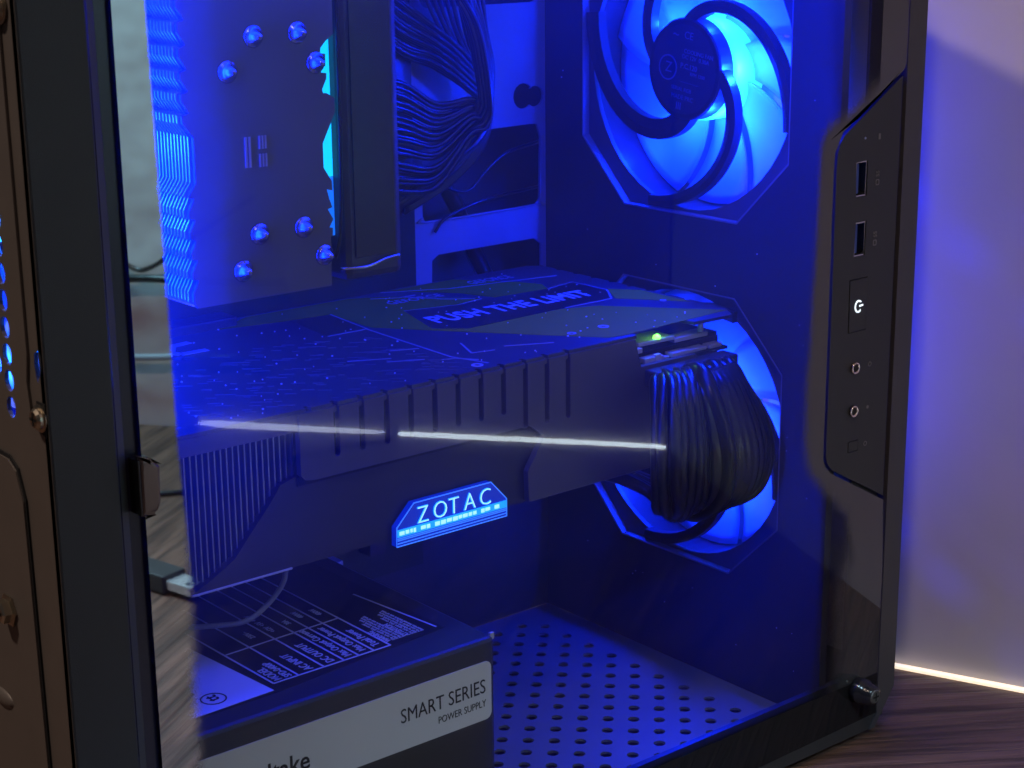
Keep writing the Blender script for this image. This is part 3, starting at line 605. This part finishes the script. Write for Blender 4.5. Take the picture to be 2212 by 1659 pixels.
tl0 = area('top_fill_light', (.175, .0300, .3335), (.175, .0255, .20), .30, 1.1, BLUE, 'RECTANGLE'); tl0.data.size_y = .05; tl0.rotation_euler = (math.radians(-6), 0, 0)  # added blue fill under the top panel, not a fitted strip
b0 = area('side_fill_light', (.0325, .0088, .262), (.10, .0140, .262), 0.13, .26, BLUE, 'RECTANGLE'); b0.data.size = .006; b0.data.size_y = .13; b0.rotation_euler = (math.radians(90), 0, math.radians(-84))  # unseen fill lamp added behind the glass border to brighten the cooler plate
area('front_leak_fill', (.3665, .106, .190), (1.0, -.10, .190), .20, .85, (0.02, 0.03, 1.0), 'DISK')  # added lamp for fan light leaking through the front onto the wall

# ------------------------------------------------------------------ motherboard
mb = thing('motherboard', 'black motherboard standing behind the cooler and above the graphics card', 'motherboard', (.128, .168, .20))
bm = B(); box(bm, .012, .244, .1650, .1666, .055, .325); new_obj('board', bm, pcb_mat, mb)
bm = B(); box(bm, .016, .045, .135, .1648, .215, .325, .003); new_obj('heat_sink', bm, card_mat, mb)
for z in (.18, .10):
    bm = B(); box(bm, .06, .15, .153, .1648, z - .004, z + .003, .0008); new_obj('expansion_slot', bm, plastic, mb)
for i, (x, z) in enumerate(((.135, .074), (.150, .070), (.168, .072), (.188, .071), (.21, .075))):
    bm = B(); box(bm, x, x + .008, .156, .1648, z - .006, z); new_obj('pin_header', bm, chip_mat if i % 2 else plastic, mb)
bm = B(); box(bm, .205, .243, .152, .1648, .235, .247, .001); new_obj('power_socket', bm, plastic, mb)

# ------------------------------------------------------------------ CPU cooler
ck = thing('cpu_cooler', 'tall black fin stack cooler with eight bright heat pipe ends', 'cooler', (.08, .10, .222))
def teeth_left():
    up = [.3120, .3055, .2987, .2920, .2860, .2800]; pts = []
    zt = .3290; pts.append((.0532, zt)); z = zt
    pts.append((.0532, .3135))
    for t_ in up:
        pts += [(.0532, t_ + .0036), (.0540, t_ + .0024), (.0556, t_), (.0532, t_ - .0006)]
    pts += [(.0533, .2772), (.0564, .2732), (.0564, .2603)]
    for t_ in (.2560, .2500, .2440, .2383, .2325):
        pts += [(.0537, t_ + .0006), (.0556, t_), (.0544, t_ - .0022), (.0537, t_ - .0034)]
    pts += [(.0537, .2264), (.0550, .2245)]
    return pts
RE = [(.1010, .2245), (.1012, .2395), (.1020, .2397), (.1021, .2420), (.1007, .2420), (.1024, .2446), (.1005, .2478), (.1022, .2482), (.1012, .2508), (.1004, .2538), (.1024, .2532), (.1023, .2561), (.0996, .2603), (.0996, .2675), (.1043, .2763), (.1043, .2805),
      (.1016, .2821), (.1004, .2819), (.1001, .2833), (.1017, .2863), (.1018, .2879), (.0999, .2882), (.1001, .2893), (.1015, .2900), (.1016, .2935), (.0998, .2938), (.1000, .2952), (.1018, .2971), (.1045, .2990), (.1045, .3290)]
TL = teeth_left()
plate_poly = list(reversed(TL)) + []            # bottom to top on the left
outline = TL + RE                                # top-left down, then bottom-right up
bm = B(); prism(bm, 'xz', outline, .0146, .0158); tp = new_obj('top_plate', bm, plate_mat, ck)
fin_me = None
fin_out = TL + [(.0985, .2245), (.0985, .3290)]
for i in range(30):
    y = .0176 + .0019 * i
    if fin_me is None:
        bm = B(); prism(bm, 'xz', fin_out, y, y + .0005); o = new_obj('fin', bm, alu, ck); fin_me = o
    else:
        c = fin_me.copy(); COL.objects.link(c); c.parent = ck; c.location = V(fin_me.location) + V((0, .0019 * i, 0))
for x, z in ((.0774, .2999), (.0922, .3001), (.0685, .2906), (.0981, .2912), (.0766, .2434), (.0918, .2435), (.0988, .2342), (.0705, .2333)):
    bm = B(); lathe(bm, [(0, .0033), (-.0004, .0030), (-.0006, .0024), (-.0018, .0021), (-.0026, .0013), (-.0038, .0008), (-.0041, .0001)], (x, .0146, z), (0, 1, 0), 18); new_obj('heat_pipe_end', bm, nickel, ck, True)
for x0, x1, z0, z1 in ((.0728, .0736, .2630, .2718), (.0740, .0748, .2630, .2718), (.0775, .0781, .2680, .2718), (.0785, .0791, .2680, .2718), (.0795, .0801, .2680, .2718), (.0775, .0781, .2628, .2666), (.0785, .0791, .2628, .2666), (.0795, .0801, .2628, .2666)):
    bm = B(); box(bm, x0, x1, .0143, .01455, z0, z1); new_obj('engraved_mark', bm, plate_mark, tp)
bm = B(); box(bm, .063, .098, .02, .13, .2255, .2275); new_obj('stack_base', bm, fin_dark, ck)
# fan clipped to the cooler
tf = thing('cooler_fan', 'dark fan body clipped to the right of the cooler, glowing cyan at its edge', 'fan', (.118, .075, .2243))
bm = B(); box(bm, .1068, .1288, .0155, .1350, .2243, .3290, .0025); new_obj('frame', bm, mat('cooler_fan_plastic', (.03, .03, .045), .4, bump=.3, bscale=300), tf)
bm = B(); box(bm, .1105, .1252, .0149, .0153, .2315, .3290, .0001); new_obj('side_recess', bm, gloss_black, tf)
bm = B(); box(bm, .0990, .1064, .0200, .0300, .2565, .2990); new_obj('gap_glow', bm, cyan_lit, tf)  # glowing block added for the lit fan interior behind the gap
bm = B(); box(bm, .0990, .1064, .0200, .0300, .2385, .2562); new_obj('gap_glow', bm, cyan_low, tf)  # lower block is bluer; the falloff of the glow is in its colour
bm = B(); tube(bm, [(.1062, .016, .3285), (.1064, .0152, .31), (.1060, .0152, .26), (.1052, .0156, .24), (.1050, .018, .232)], .0006, 6); new_obj('clip_wire', bm, sleeve, tf, True)
bm = B(); tube(bm, [(.106, .017, .2285), (.114, .0145, .2285), (.121, .0145, .2300), (.127, .016, .2302)], .0005, 6); new_obj('clip_wire', bm, nickel, tf, True)

# ------------------------------------------------------------------ graphics card
gc = thing('graphics_card', 'long graphics card lying flat across the case with grey striped back plate', 'graphics card', (.16, .10, .125))
TZ = .1793
gx = [.1072] + [.1174 + .01004 * i for i in range(11)]
near = [(.0125, .0400)]
for g in gx: near += [(g - .0010, .0400), (g - .0008, .0424), (g + .0008, .0424), (g + .0010, .0400)]
near += [(.2521, .0400), (.2555, .0519), (.2817, .0521), (.2832, .0408), (.3010, .0400), (.3035, .0405)]
end = [(.3080, .0480), (.3090, .0500)]
y = .058
while y < .160:
    end += [(.3096, y), (.3078, y + .0012), (.3096, y + .0034)]; y += .0112
end += [(.3096, .1600), (.3040, .1648), (.0125, .1648)]
bm = B(); prism(bm, 'xy', near + end, TZ - .0012, TZ)
bk = new_obj('backplate', bm, card_mat, gc)
def flat(name, pts, m, z=TZ, h=.00015, parent=bk):
    bm = B(); prism(bm, 'xy', pts, z + .00004, z + h); return new_obj(name, bm, m, parent)
mm = lambda L: [(a / 1000, b / 1000) for a, b in L]
quad = mm([(168.9, 146.3), (186.4, 144.1), (183.4, 114.6), (165.8, 115.3)])
flat('grey_stripe', mm([(140, 152), (168.8, 146.4), (186.5, 144.2), (186.0, 116.3), (200.2, 96.9), (220.8, 70.7), (242.0, 44.1), (250.0, 43.0), (306.9, 46.2), (287.8, 69.1), (274.5, 85.5), (258.5, 91.0), (212.0, 89.9), (201.9, 99.1), (211.4, 129.6), (233.8, 123.6), (248.6, 126.6), (221.3, 155.3), (207.6, 162.5), (160, 163)]), card_grey)
flat('grey_stripe', mm([(222, 163.5), (229.1, 162.6), (247.6, 141.2), (253.6, 125.1), (280.2, 123.0), (284.0, 131.0), (279.4, 140.6), (262, 163.5)]), card_grey)
flat('grey_stripe', mm([(298.0, 106.1), (306.8, 95.0), (306.8, 66.0), (288.5, 90.7)]), card_grey)
flat('dark_panel', quad, card_blk)
flat('banner', mm([(211.4, 129.6), (201.9, 99.1), (212, 89.9), (254.7, 91.8), (286.7, 91.7), (296.3, 104.2), (296.1, 125), (280.2, 122), (233.8, 123.6)]), card_blk, h=.00022)
text('slogan', 'PUSH THE LIMIT', .0155, (.2085, .1040, TZ + .00035), (1, -.045, 0), (.12, 1, 0), print_white, bk, bold=.022, xs=.66, spacing=1.07, ext=.00005)
for s in bpy.data.objects:
    if s.name.startswith('slogan'): s.data.materials[0] = mat('slogan_print', (.62, .66, .75), .6)
def seg(pts, w=.0007, m=card_line, z=TZ, name='printed_line'):
    bm = B()
    for (x0, y0), (x1, y1) in zip(pts[:-1], pts[1:]):
        d_ = V((x1 - x0, y1 - y0)).normalized(); n_ = V((-d_.y, d_.x)) * w / 2
        prism(bm, 'xy', [(x0 - n_.x, y0 - n_.y), (x1 - n_.x, y1 - n_.y), (x1 + n_.x, y1 + n_.y), (x0 + n_.x, y0 + n_.y)], z + .00005, z + .00025)
    return new_obj(name, bm, m, bk)
seg(mm([(186.4, 144.1), (183.4, 115.2)])); seg(mm([(183.1, 115), (165.8, 115.3)])); seg(mm([(183.1, 115.0), (181.2, 60.7), (185.8, 45.3)])); seg(mm([(181, 58), (176.1, 59.6)])); seg(mm([(181.2, 58.0), (186, 51)]))
seg(mm([(196, 74), (190, 60), (199, 58)])); seg(mm([(150, 80), (164, 73)])); seg(mm([(160, 70), (172, 64)])); seg(mm([(205, 60), (222, 52)])); seg(mm([(170, 82), (180, 78)]))
seg(mm([(122.4, 141.9), (114.3, 140.8), (109.1, 132.4), (111.1, 128.3), (121.8, 128.0)]), .0034, mat('blue_grey_print', (.5, .5, .6), .5), name='printed_mark')
seg(mm([(226, 150), (236, 136), (246, 128)])); seg(mm([(214, 156), (224, 150), (232, 150)]))
seg(mm([(211.4, 129.6), (233.8, 123.9), (248, 126.5)]), .0005); seg(mm([(280.2, 122.2), (296.1, 125.4), (296.6, 104.2), (287, 91.4), (262, 91.2)]), .0007); seg(mm([(224, 163), (250, 150), (300, 140)]), .0006)
text('printed_mark', 'GEFORCE', .0075, (.214, .142, TZ + .0002), (1, -.05, 0), (.05, 1, 0), card_line, bk, xs=.8)
text('printed_mark', 'GEFORCE', .0085, (.262, .150, TZ + .0002), (1, -.05, 0), (.05, 1, 0), card_line, bk, xs=.6)
for x, y_, r in ((.252, .058, .0022), (.181, .0455, .0022), (.236, .058, .0018), (.3, .075, .0014)):
    bm = B(); prism(bm, 'xy', circ(x, y_, r, 14), TZ + .00005, TZ + .0003, [circ(x, y_, r * .55, 10)]); new_obj('screw_hole', bm, card_line if r < .002 else chip_mat, bk)
bm = B()                                                     # fields of fine printed dashes, too small to pick apart
for i in range(260):
    x = random.uniform(.045, .176); y_ = random.uniform(.044, .132 - .35 * max(0, x - .10)); L = random.uniform(.002, .007); a = math.radians(random.choice((57, 57, 58)) )
    d_ = V((math.cos(-a), math.sin(a) * 1.0)); d_ = V((.80, -.60)); n_ = V((-d_.y, d_.x)) * .00014
    p0 = V((x, y_)); p1 = p0 + d_ * L
    if p1.y < .0435: continue
    prism(bm, 'xy', [tuple(p0 - n_), tuple(p1 - n_), tuple(p1 + n_), tuple(p0 + n_)], TZ + .00002, TZ + .00022)
kind(new_obj('dash_print', bm, mat('dash_print', (.14, .14, .17), .45), bk), 'stuff')
bm = B()
for i in range(150):
    x = random.uniform(.05, .30); y_ = random.uniform(.044, .16); r = random.uniform(.00015, .00042)
    prism(bm, 'xy', circ(x, y_, r, 5), TZ + .00002, TZ + .0004)
kind(new_obj('dust', bm, mat('dust', (.75, .75, .78), .8), bk), 'stuff')
# near side plate with eleven open grooves
sp = [(.1030, .1574), (.1046, .1556), (.1080, .1550), (.2000, .1550), (.2065, .1500), (.1985, .1380), (.1990, .1266), (.3030, .1266), (.3030, .1640), (.2860, .1640), (.2830, .1670), (.2540, .1670), (.2510, .1780)]
for g in reversed(gx[1:]):
    zb = .1612 if g < .19 else .1544
    sp += [(g + .0011, .1780), (g + .0011, zb + .0008), (g + .0006, zb), (g - .0006, zb), (g - .0011, zb + .0008), (g - .0011, .1780)]
sp += [(.1030, .1780)]
bm = B(); prism(bm, 'xz', sp, .0394, .0420)
new_obj('side_plate', bm, card_side, gc)
bm = B(); box(bm, .1032, .2509, .0421, .0440, .153, .1779); new_obj('groove_back', bm, dark, gc)
gmesh = None
for g in gx[1:]:
    bm = B(); box(bm, g - .0010, g + .0010, .0402, .0425, TZ - .0034, TZ - .0011, .0006); new_obj('groove_tip', bm, card_side, gc)
bm = B(); box(bm, .0125, .1028, .0402, .0424, .1722, .1779); new_obj('edge_strip', bm, card_side, gc)
sh = [(.0620, .1256), (.3030, .1256), (.3030, .1540), (.1020, .1562), (.0970, .1545), (.0935, .1500), (.0843, .1400), (.0790, .1340), (.0700, .1290)]
bm = B(); prism(bm, 'xz', sh, .0428, .0460); shr = new_obj('fan_shroud', bm, shroud_mat, gc)
bm = B(); prism(bm, 'xy', [(.0125, .0440), (.3030, .0440), (.3030, .1640), (.0125, .1640)], .1256, .1270, [circ(.085, .104, .048, 40), circ(.215, .104, .048, 40)]); new_obj('shroud_bottom', bm, shroud_mat, shr)
fo = None
for i in range(44):
    x = .0135 + .00218 * i
    if fo is None:
        bm = B(); box(bm, x, x + .0005, .0450, .160, .1280, .1715); fo = new_obj('heat_sink_fin', bm, mat('card_fin', (.24, .24, .26), .4, metal=.5), gc)
    else:
        c = fo.copy(); COL.objects.link(c); c.parent = gc; c.location = V(fo.location) + V((.00218 * i, 0, 0))
bm = B(); box(bm, .0125, .3020, .0470, .163, .1700, .1716); pcb = new_obj('circuit_board', bm, pcb_mat, gc)
bm = B(); box(bm, .2510, .3025, .0415, .0469, .1655, .1666); new_obj('circuit_board', bm, pcb_mat, gc)
for x, y_, z, lx, ly, h, m in ((.257, .0440, .1730, .019, .012, .0016, chip_mat), (.276, .0440, .1716, .018, .0065, .0018, chip_mat), (.2535, .0422, .1712, .004, .004, .002, chip_mat), (.2585, .0420, .1667, .010, .004, .002, chip_mat), (.2730, .0420, .1667, .009, .0045, .0017, chip_mat), (.2810, .0424, .1667, .011, .0045, .0014, chip_mat), (.2930, .0420, .1667, .007, .004, .0016, chip_mat), (.2640, .0418, .1667, .003, .002, .0028, print_white), (.2860, .0500, .1716, .006, .001, .0012, print_white), (.2690, .0425, .1667, .003, .002, .0010, print_white)):
    bm = B(); box(bm, x, x + lx, y_, y_ + ly, z, z + h, .0003); new_obj('board_component', bm, m, gc)
bm = B(); box(bm, .2512, .3029, .0472, .0480, .1270, .1698); new_obj('inner_wall', bm, shroud_mat, gc)
bm = B(); lathe(bm, [(0, .0017), (.0012, .0014), (.0018, .0002)], (.2676, .0452, .1746), (0, 0, 1), 12); new_obj('green_light', bm, led_green, gc, True)
point('green_led_glow', (.2676, .0440, .1775), .001, .0009, (.25, 1, .15))
bm = B(); lathe(bm, [(0, .0012), (.0075, .0012)], (.2915, .0455, .1716), (0, 0, 1), 10); new_obj('stand_off', bm, chip_mat, gc, True)
bm = B(); box(bm, .2560, .3000, .0330, .0415, .1590, .1655, .0008); new_obj('power_socket', bm, plastic, gc)
bm = B(); box(bm, .0012, .0122, .042, .163, .126, .179); new_obj('slot_bracket', bm, steel, gc)
for x0, x1 in ((.0625, .1000), (.2020, .2640)):
    bm = B(); tube(bm, [(x0, .0427, .1255), ((x0 + x1) / 2, .0427, .1255), (x1, .0427, .1255)], .0004, 6, 2); new_obj('edge_glint', bm, print_white, shr)  # pale line added for light caught along the lower shroud edge
# lit name badge
bd = [(.1402, .1236), (.1887, .1236), (.1887, .1302), (.1817, .1378), (.1478, .1378), (.1404, .1304)]
bm = B(); prism(bm, 'xz', bd, .0398, .0426); bdg = new_obj('name_badge', bm, badge_lit, gc)
bm = B(); tube(bm, [(a, .0397, c) for a, c in bd[1:] + [bd[0]]] + [(bd[1][0], .0397, bd[1][1])], .00022, 5, 1); new_obj('lit_edge', bm, badge_edge, bdg)
bm = B(); box(bm, .1406, .1885, .0393, .0397, .1270, .1296); new_obj('light_bar', bm, badge_hot, bdg)
bm = B(); x = .1412; k = 0
while x < .187:
    w = random.choice((.0009, .0014, .002)); box(bm, x, x + w, .0391, .0393, .12755 + random.uniform(0, .0003), .1290); x += w + random.choice((.0005, .0006, .0022)); k += 1
kind(new_obj('small_lettering', bm, badge_white, bdg), 'stuff')
for z in (.1246, .1257, .1263): 
    bm = B(); box(bm, .1406, .1885, .0394, .0397, z, z + .00028); new_obj('engraved_line', bm, badge_edge, bdg)
for i, chx in enumerate('ZOTAC'):
    text('badge_letter', chx, .0088, (.1484 + .0068 * i, .0392, .1303), (1, 0, 0), (0, 0, 1), badge_hot, bdg, xs=.92, bold=-.004)
    text('badge_letter', chx, .0088, (.1486 + .0068 * i, .0390, .1302), (1, 0, 0), (0, 0, 1), badge_white, bdg, xs=.92, bold=-.022)
point('badge_glow', (.165, .034, .131), .01, .0012, BLUE)

# ------------------------------------------------------------------ power supply
ps = thing('power_supply', 'black power supply box on the case floor with white side sticker', 'power supply', (.085, .08, FZ))
bm = B(); box(bm, .0014, .1544, .0050, .1500, .0128, .0985, .0016); hs = new_obj('housing', bm, psu_mat, ps)
bm = B(); prism(bm, 'xz', rrect(-.02 + .0225, .1524, .0695, .0906, .0025), .0046, .0049); sl = new_obj('side_sticker', bm, paper_white, ps)
text('sticker_text', 'SMART SERIES', .0072, (.1500, .0045, .0795), (1, 0, .012), (-.07, 0, 1), print_black, sl, align='RIGHT', xs=.80, bold=-.004)
text('sticker_text', 'POWER SUPPLY', .0036, (.1500, .0045, .0745), (1, 0, .012), (-.07, 0, 1), print_black, sl, align='RIGHT', xs=.80, bold=-.006)
text('sticker_text', 'Thermaltake', .0088, (.0795, .0045, .0757), (1, 0, 0), (.12, 0, 1), print_black, sl, align='RIGHT', bold=.012, xs=.92)
text('sticker_text', 'COOL ALL YOUR LIFE', .0026, (.0795, .0045, .0722), (1, 0, 0), (.1, 0, 1), print_black, sl, align='RIGHT')
tzp = .0985
bm = B(); prism(bm, 'xy', [(.020, .0140), (.0768, .0155), (.1460, .0215), (.1460, .125), (.020, .125)], tzp + .00005, tzp + .00016); tl = new_obj('rating_sticker', bm, paper_black, ps)
bm = B(); prism(bm, 'xy', [(.022, .0150), (.0752, .0168), (.0712, .0640), (.022, .064)], tzp + .0002, tzp + .0003); wq = new_obj('white_field', bm, paper_white, tl)
bm = B(); prism(bm, 'xy', circ(.0575, .0237, .0042, 22), tzp + .00035, tzp + .00045, [circ(.0575, .0237, .0037, 22)]); new_obj('logo_ring', bm, print_black, tl)
text('logo_mark', 'tt', .0060, (.0592, .0222, tzp + .0004), (0, 1, 0), (-1, 0, 0), print_black, tl, bold=.01)
for i in range(3): text('logo_text', 'thermaltake'[:6], .0022, (.0505 + .002 * i, .030, tzp + .0004), (0, 1, 0), (-1, 0, 0), print_grey, tl)
def pline(x0, y0, x1, y1, w=.00034):
    bm = B(); d_ = V((x1 - x0, y1 - y0)).normalized(); n_ = V((-d_.y, d_.x)) * w
    prism(bm, 'xy', [(x0 - n_.x, y0 - n_.y), (x1 - n_.x, y1 - n_.y), (x1 + n_.x, y1 + n_.y), (x0 + n_.x, y0 + n_.y)], tzp + .0002, tzp + .0003); return new_obj('table_line', bm, print_white, tl)
for x, dx in ((.0778, -.002), (.0872, -.001), (.0970, 0), (.1048, 0), (.1106, 0), (.1166, 0), (.1232, 0)): pline(x, .0212, x + dx, .118)
pline(.0778, .0212, .1232, .0212); pline(.0778, .050, .1232, .0515); pline(.1440, .0235, .1395, .066)
for s, x, y0, sz in (('MODEL', .0820, .0225, .0042), ('SPD-0400P', .0857, .0225, .0038), ('AC INPUT', .0938, .0228, .0042), ('DC OUTPUT', .1024, .0230, .0042), ('Max Output Current', .1092, .0232, .0040), ('Max Output Power', .1152, .0236, .0040), ('Total Power', .1212, .0240, .0042)):
    text('table_text', s, sz, (x, y0, tzp + .00025), (-.03, 1, 0), (-1, 0, 0), print_white, tl, xs=.80, bold=.006)
for s, x, y0 in (('230V~', .0930, .056), ('+12V  +5V  +3.3V', .1010, .056), ('30A', .1085, .058), ('400W', .1150, .060), ('400W', .1212, .058)):
    text('table_text', s, .0030, (x, y0, tzp + .00025), (0, 1, 0), (-1, 0, 0), print_white, tl, xs=.8)
for nm, x in (('WARNING', .1258), ('ATTENTION', .1335)):
    text('table_text', nm, .0030, (x, .0240, tzp + .00025), (-.03, 1, 0), (-1, 0, 0), print_white, tl, xs=.75, bold=.01)
    for i in range(4):
        text('table_text', ('Do not open this cover', 'Risk of electric shock inside unit', 'No user parts to be serviced here', 'Read the manual before use of unit')[i], .0017, (x + .0016 + .0014 * i, .0240, tzp + .00025), (-.03, 1, 0), (-1, 0, 0), print_white, tl, xs=.95 if i else 1.1)
# small edge clip
bm = B(); box(bm, .1535, .1550, .0060, .0072, .0970, .0992); new_obj('corner_rivet', bm, chip_mat, ps)

# ------------------------------------------------------------------ cables
gcab = thing('power_cable', 'thick black ribbon of sleeved wires looping down from the end of the card', 'cable', (.28, .02, .10))
RW = [(.2970, .0360, .1630), (.2915, .0230, .1650), (.2900, .0150, .1590), (.2955, .0105, .1440), (.2985, .0100, .1300), (.2935, .0120, .1170), (.2800, .0210, .1090), (.2720, .0350, .1130), (.2600, .0560, .1195), (.2400, .1000, .1235)]
LW = [(.2620, .0360, .1630), (.2530, .0250, .1650), (.2440, .0150, .1590), (.2400, .0105, .1450), (.2405, .0105, .1310), (.2450, .0140, .1195), (.2530, .0240, .1130), (.2550, .0380, .1190), (.2480, .0600, .1225), (.2250, .1050, .1240)]
for layer in (0, 1, 2):
    for i in range(15):
        if layer < 2 and i > 6: continue
        u = min(1.0, max(0.0, (i + .5 * (layer % 2)) / 14.5 + random.uniform(-.03, .03))); pts = []; ph = random.uniform(0, 6); am = random.uniform(.0004, .0016); u2 = min(1, max(0, u + random.uniform(-.12, .12)))
        for k, (a, b) in enumerate(zip(LW, RW)):
            p = V(a).lerp(V(b), u + (u2 - u) * min(1, k / 5)); p += V((am * math.sin(ph + k * 1.1), .0030 * layer * (1 if k < 6 else .4) + random.uniform(-.0008, .0008), (.0016 * layer if 5 < k < 7 else .0003 * layer if k > 6 else -.001 * layer) + random.uniform(-.0006, .0006)))
            if k == 0: p.y = .036
            pts.append(p)
        bm = B(); tube(bm, pts, random.uniform(.0017, .0022) if u < .42 else random.uniform(.0027, .0034), 10, 7); new_obj('wire', bm, sleeve, gcab, True)
bm = B(); NU = 56; grids = []
for off in (0.0, .0060):
    rows = []
    for j in range(NU + 1):
        u = .40 + .60 * j / NU; q = j / NU
        ctl = [V(a).lerp(V(b), u) + V((0, off * (1 if k < 6 else .5) - .0022 * math.sin(math.pi * min(1, q * 1.05)) * (1 if 1 < k < 8 else .3) + .0035 * q ** 6, 0)) for k, (a, b) in enumerate(zip(LW, RW))]
        P = spline(ctl, 7); rg = .00032 * (1 if off == 0 else 0) * abs(math.sin(math.pi * q * 9))
        rows.append([bm.verts.new(p + V((0, -rg * min(1, max(0, (len(P) - 12 - i) / 10)), 0))) for i, p in enumerate(P)])
    grids.append(rows)
n_ = len(grids[0][0])
for g in grids:
    for a, b in zip(g[:-1], g[1:]):
        for i in range(n_ - 1): bm.faces.new((a[i], a[i + 1], b[i + 1], b[i]))
for e_ in (0, NU):
    for i in range(n_ - 1): bm.faces.new((grids[0][e_][i], grids[0][e_][i + 1], grids[1][e_][i + 1], grids[1][e_][i]))
for e_ in (0, n_ - 1):
    for j in range(NU): bm.faces.new((grids[0][j][e_], grids[0][j + 1][e_], grids[1][j + 1][e_], grids[1][j][e_]))
new_obj('ribbon', bm, mat('ribbon_jacket', (.006, .006, .0065), .24, spec=.5), gcab, True)
mc = thing('board_cable', 'black bundle of many wires curling beside the cooler fan', 'cable', (.27, .15, .25))
def tp_(Dx, Dy, y):   # point on a plane parallel to the tray, from tray coordinates measured for y = 0.1735
    x, z = 0.3239 - (1180 - Dx) * .0002478, .2955 - Dy * .0002118 + (1180 - Dx) * .0000114; k = (y + .43) / .6035
    return ((x + .1967) * k - .1967, y, .34 + (z - .34) * k)
random.seed(11)
for i in range(24):
    yl = 175 + 9.5 * i; y = .150 + .0011 * (i % 4) - .001 * (i // 5); q = random.uniform(-6, 6)
    ap = 1058 - (i % 5) * 6 - 1.2 * (i // 5); az_ = 175 + 4 * i
    pts = [tp_(790, yl - 20, .147), tp_(868, yl + q, y), tp_(935, yl + 40 - 2.2 * i + q, y), tp_(1005, yl + 34 - 5.8 * i + q, y - .002), tp_(ap - 12, az_ + 36 - 1.2 * i, y - .004), tp_(ap, az_ - 25 - .6 * i, y - .005), tp_(ap - 14 - .6 * i, 70 + q, y - .006), tp_(1030 - 3.4 * i, -40, y - .005), tp_(1010 - 3.4 * i, -130, .160)]
    bm = B(); tube(bm, pts, .00100, 7, 8); new_obj('wire', bm, wirem, mc, True)
for i in range(18):
    y = .158 + .0008 * (i % 3); q = random.uniform(-5, 5); y0 = 25 + 6 * i
    pts = [tp_(780, y0 - 70, .156), tp_(866, y0 - 6 + q, y), tp_(930, y0 + 38 - 3 * i * .4, y), tp_(1000, 122 + 4 * i + q * .4, y), tp_(1044, 186 + 3 * i, y - .001), tp_(1040 - i, 262 + 2 * i, y - .002), tp_(985 - 3 * i, 340 + q, y - .001), tp_(905 - 4 * i, 392 + 3 * i * .3, y), tp_(820, 430, .162)]
    bm = B(); tube(bm, pts, .00100, 7, 8); new_obj('wire', bm, wirem, mc, True)
for i in range(8):
    q = random.uniform(-6, 6); pts = [tp_(880 + 14 * i, -120, .162), tp_(905 + 15 * i, -20, .161), tp_(950 + 10 * i, 80 + q, .160), tp_(1012 + 4 * i, 165, .158), tp_(1048 + i, 225, .156), tp_(1030, 290 + 3 * i, .157), tp_(960, 355 + 3 * i, .160), tp_(860, 400 + 4 * i, .163)]
    bm = B(); tube(bm, pts, .00100, 7, 8); new_obj('wire', bm, wirem, mc, True)
def thin(label, pts, r=.0009, m=wirem): return cable('cable', label, pts, r, m)
thin('thin wire dipping then rising across the upper tray opening', [tp_(900, 360, .1700), tp_(955, 385, .1712), tp_(1000, 393, .1718), tp_(1040, 355, .1718), tp_(1085, 322, .1718), tp_(1150, 305, .1750), tp_(1170, 300, .182)], .0007)
thin('thin wire bowed along the lower edge of the tray opening', [tp_(925, 472, .1722), tp_(945, 448, .1716), tp_(990, 428, .1716), tp_(1050, 412, .1718), tp_(1120, 402, .1750), tp_(1160, 396, .182)], .0007)
thin('flat black cable hanging behind the tray opening', [tp_(950, 380, .1790), tp_(975, 430, .1785), tp_(1000, 500, .1785), tp_(1040, 580, .1795)], .0035)
thin('black wire loop hanging below the card above the power supply', [(.0600, .0480, .1270), (.0995, .0450, .1262), (.1010, .0480, .1235), (.1000, .0490, .1180), (.0945, .0500, .1120), (.0860, .0500, .1085), (.078, .055, .1075), (.06, .07, .106)], .0009, greywire)  # black wire drawn in grey, its bright edges put into the colour
thin('short wire dropping from the board behind the power supply', [(.1690, .140, .112), (.1700, .142, .096), (.1702, .146, .085), (.172, .155, .07)], .0007, sleeve)
print('objects', len(bpy.data.objects), 'tris', sum(len(m.polygons) for m in bpy.data.meshes))
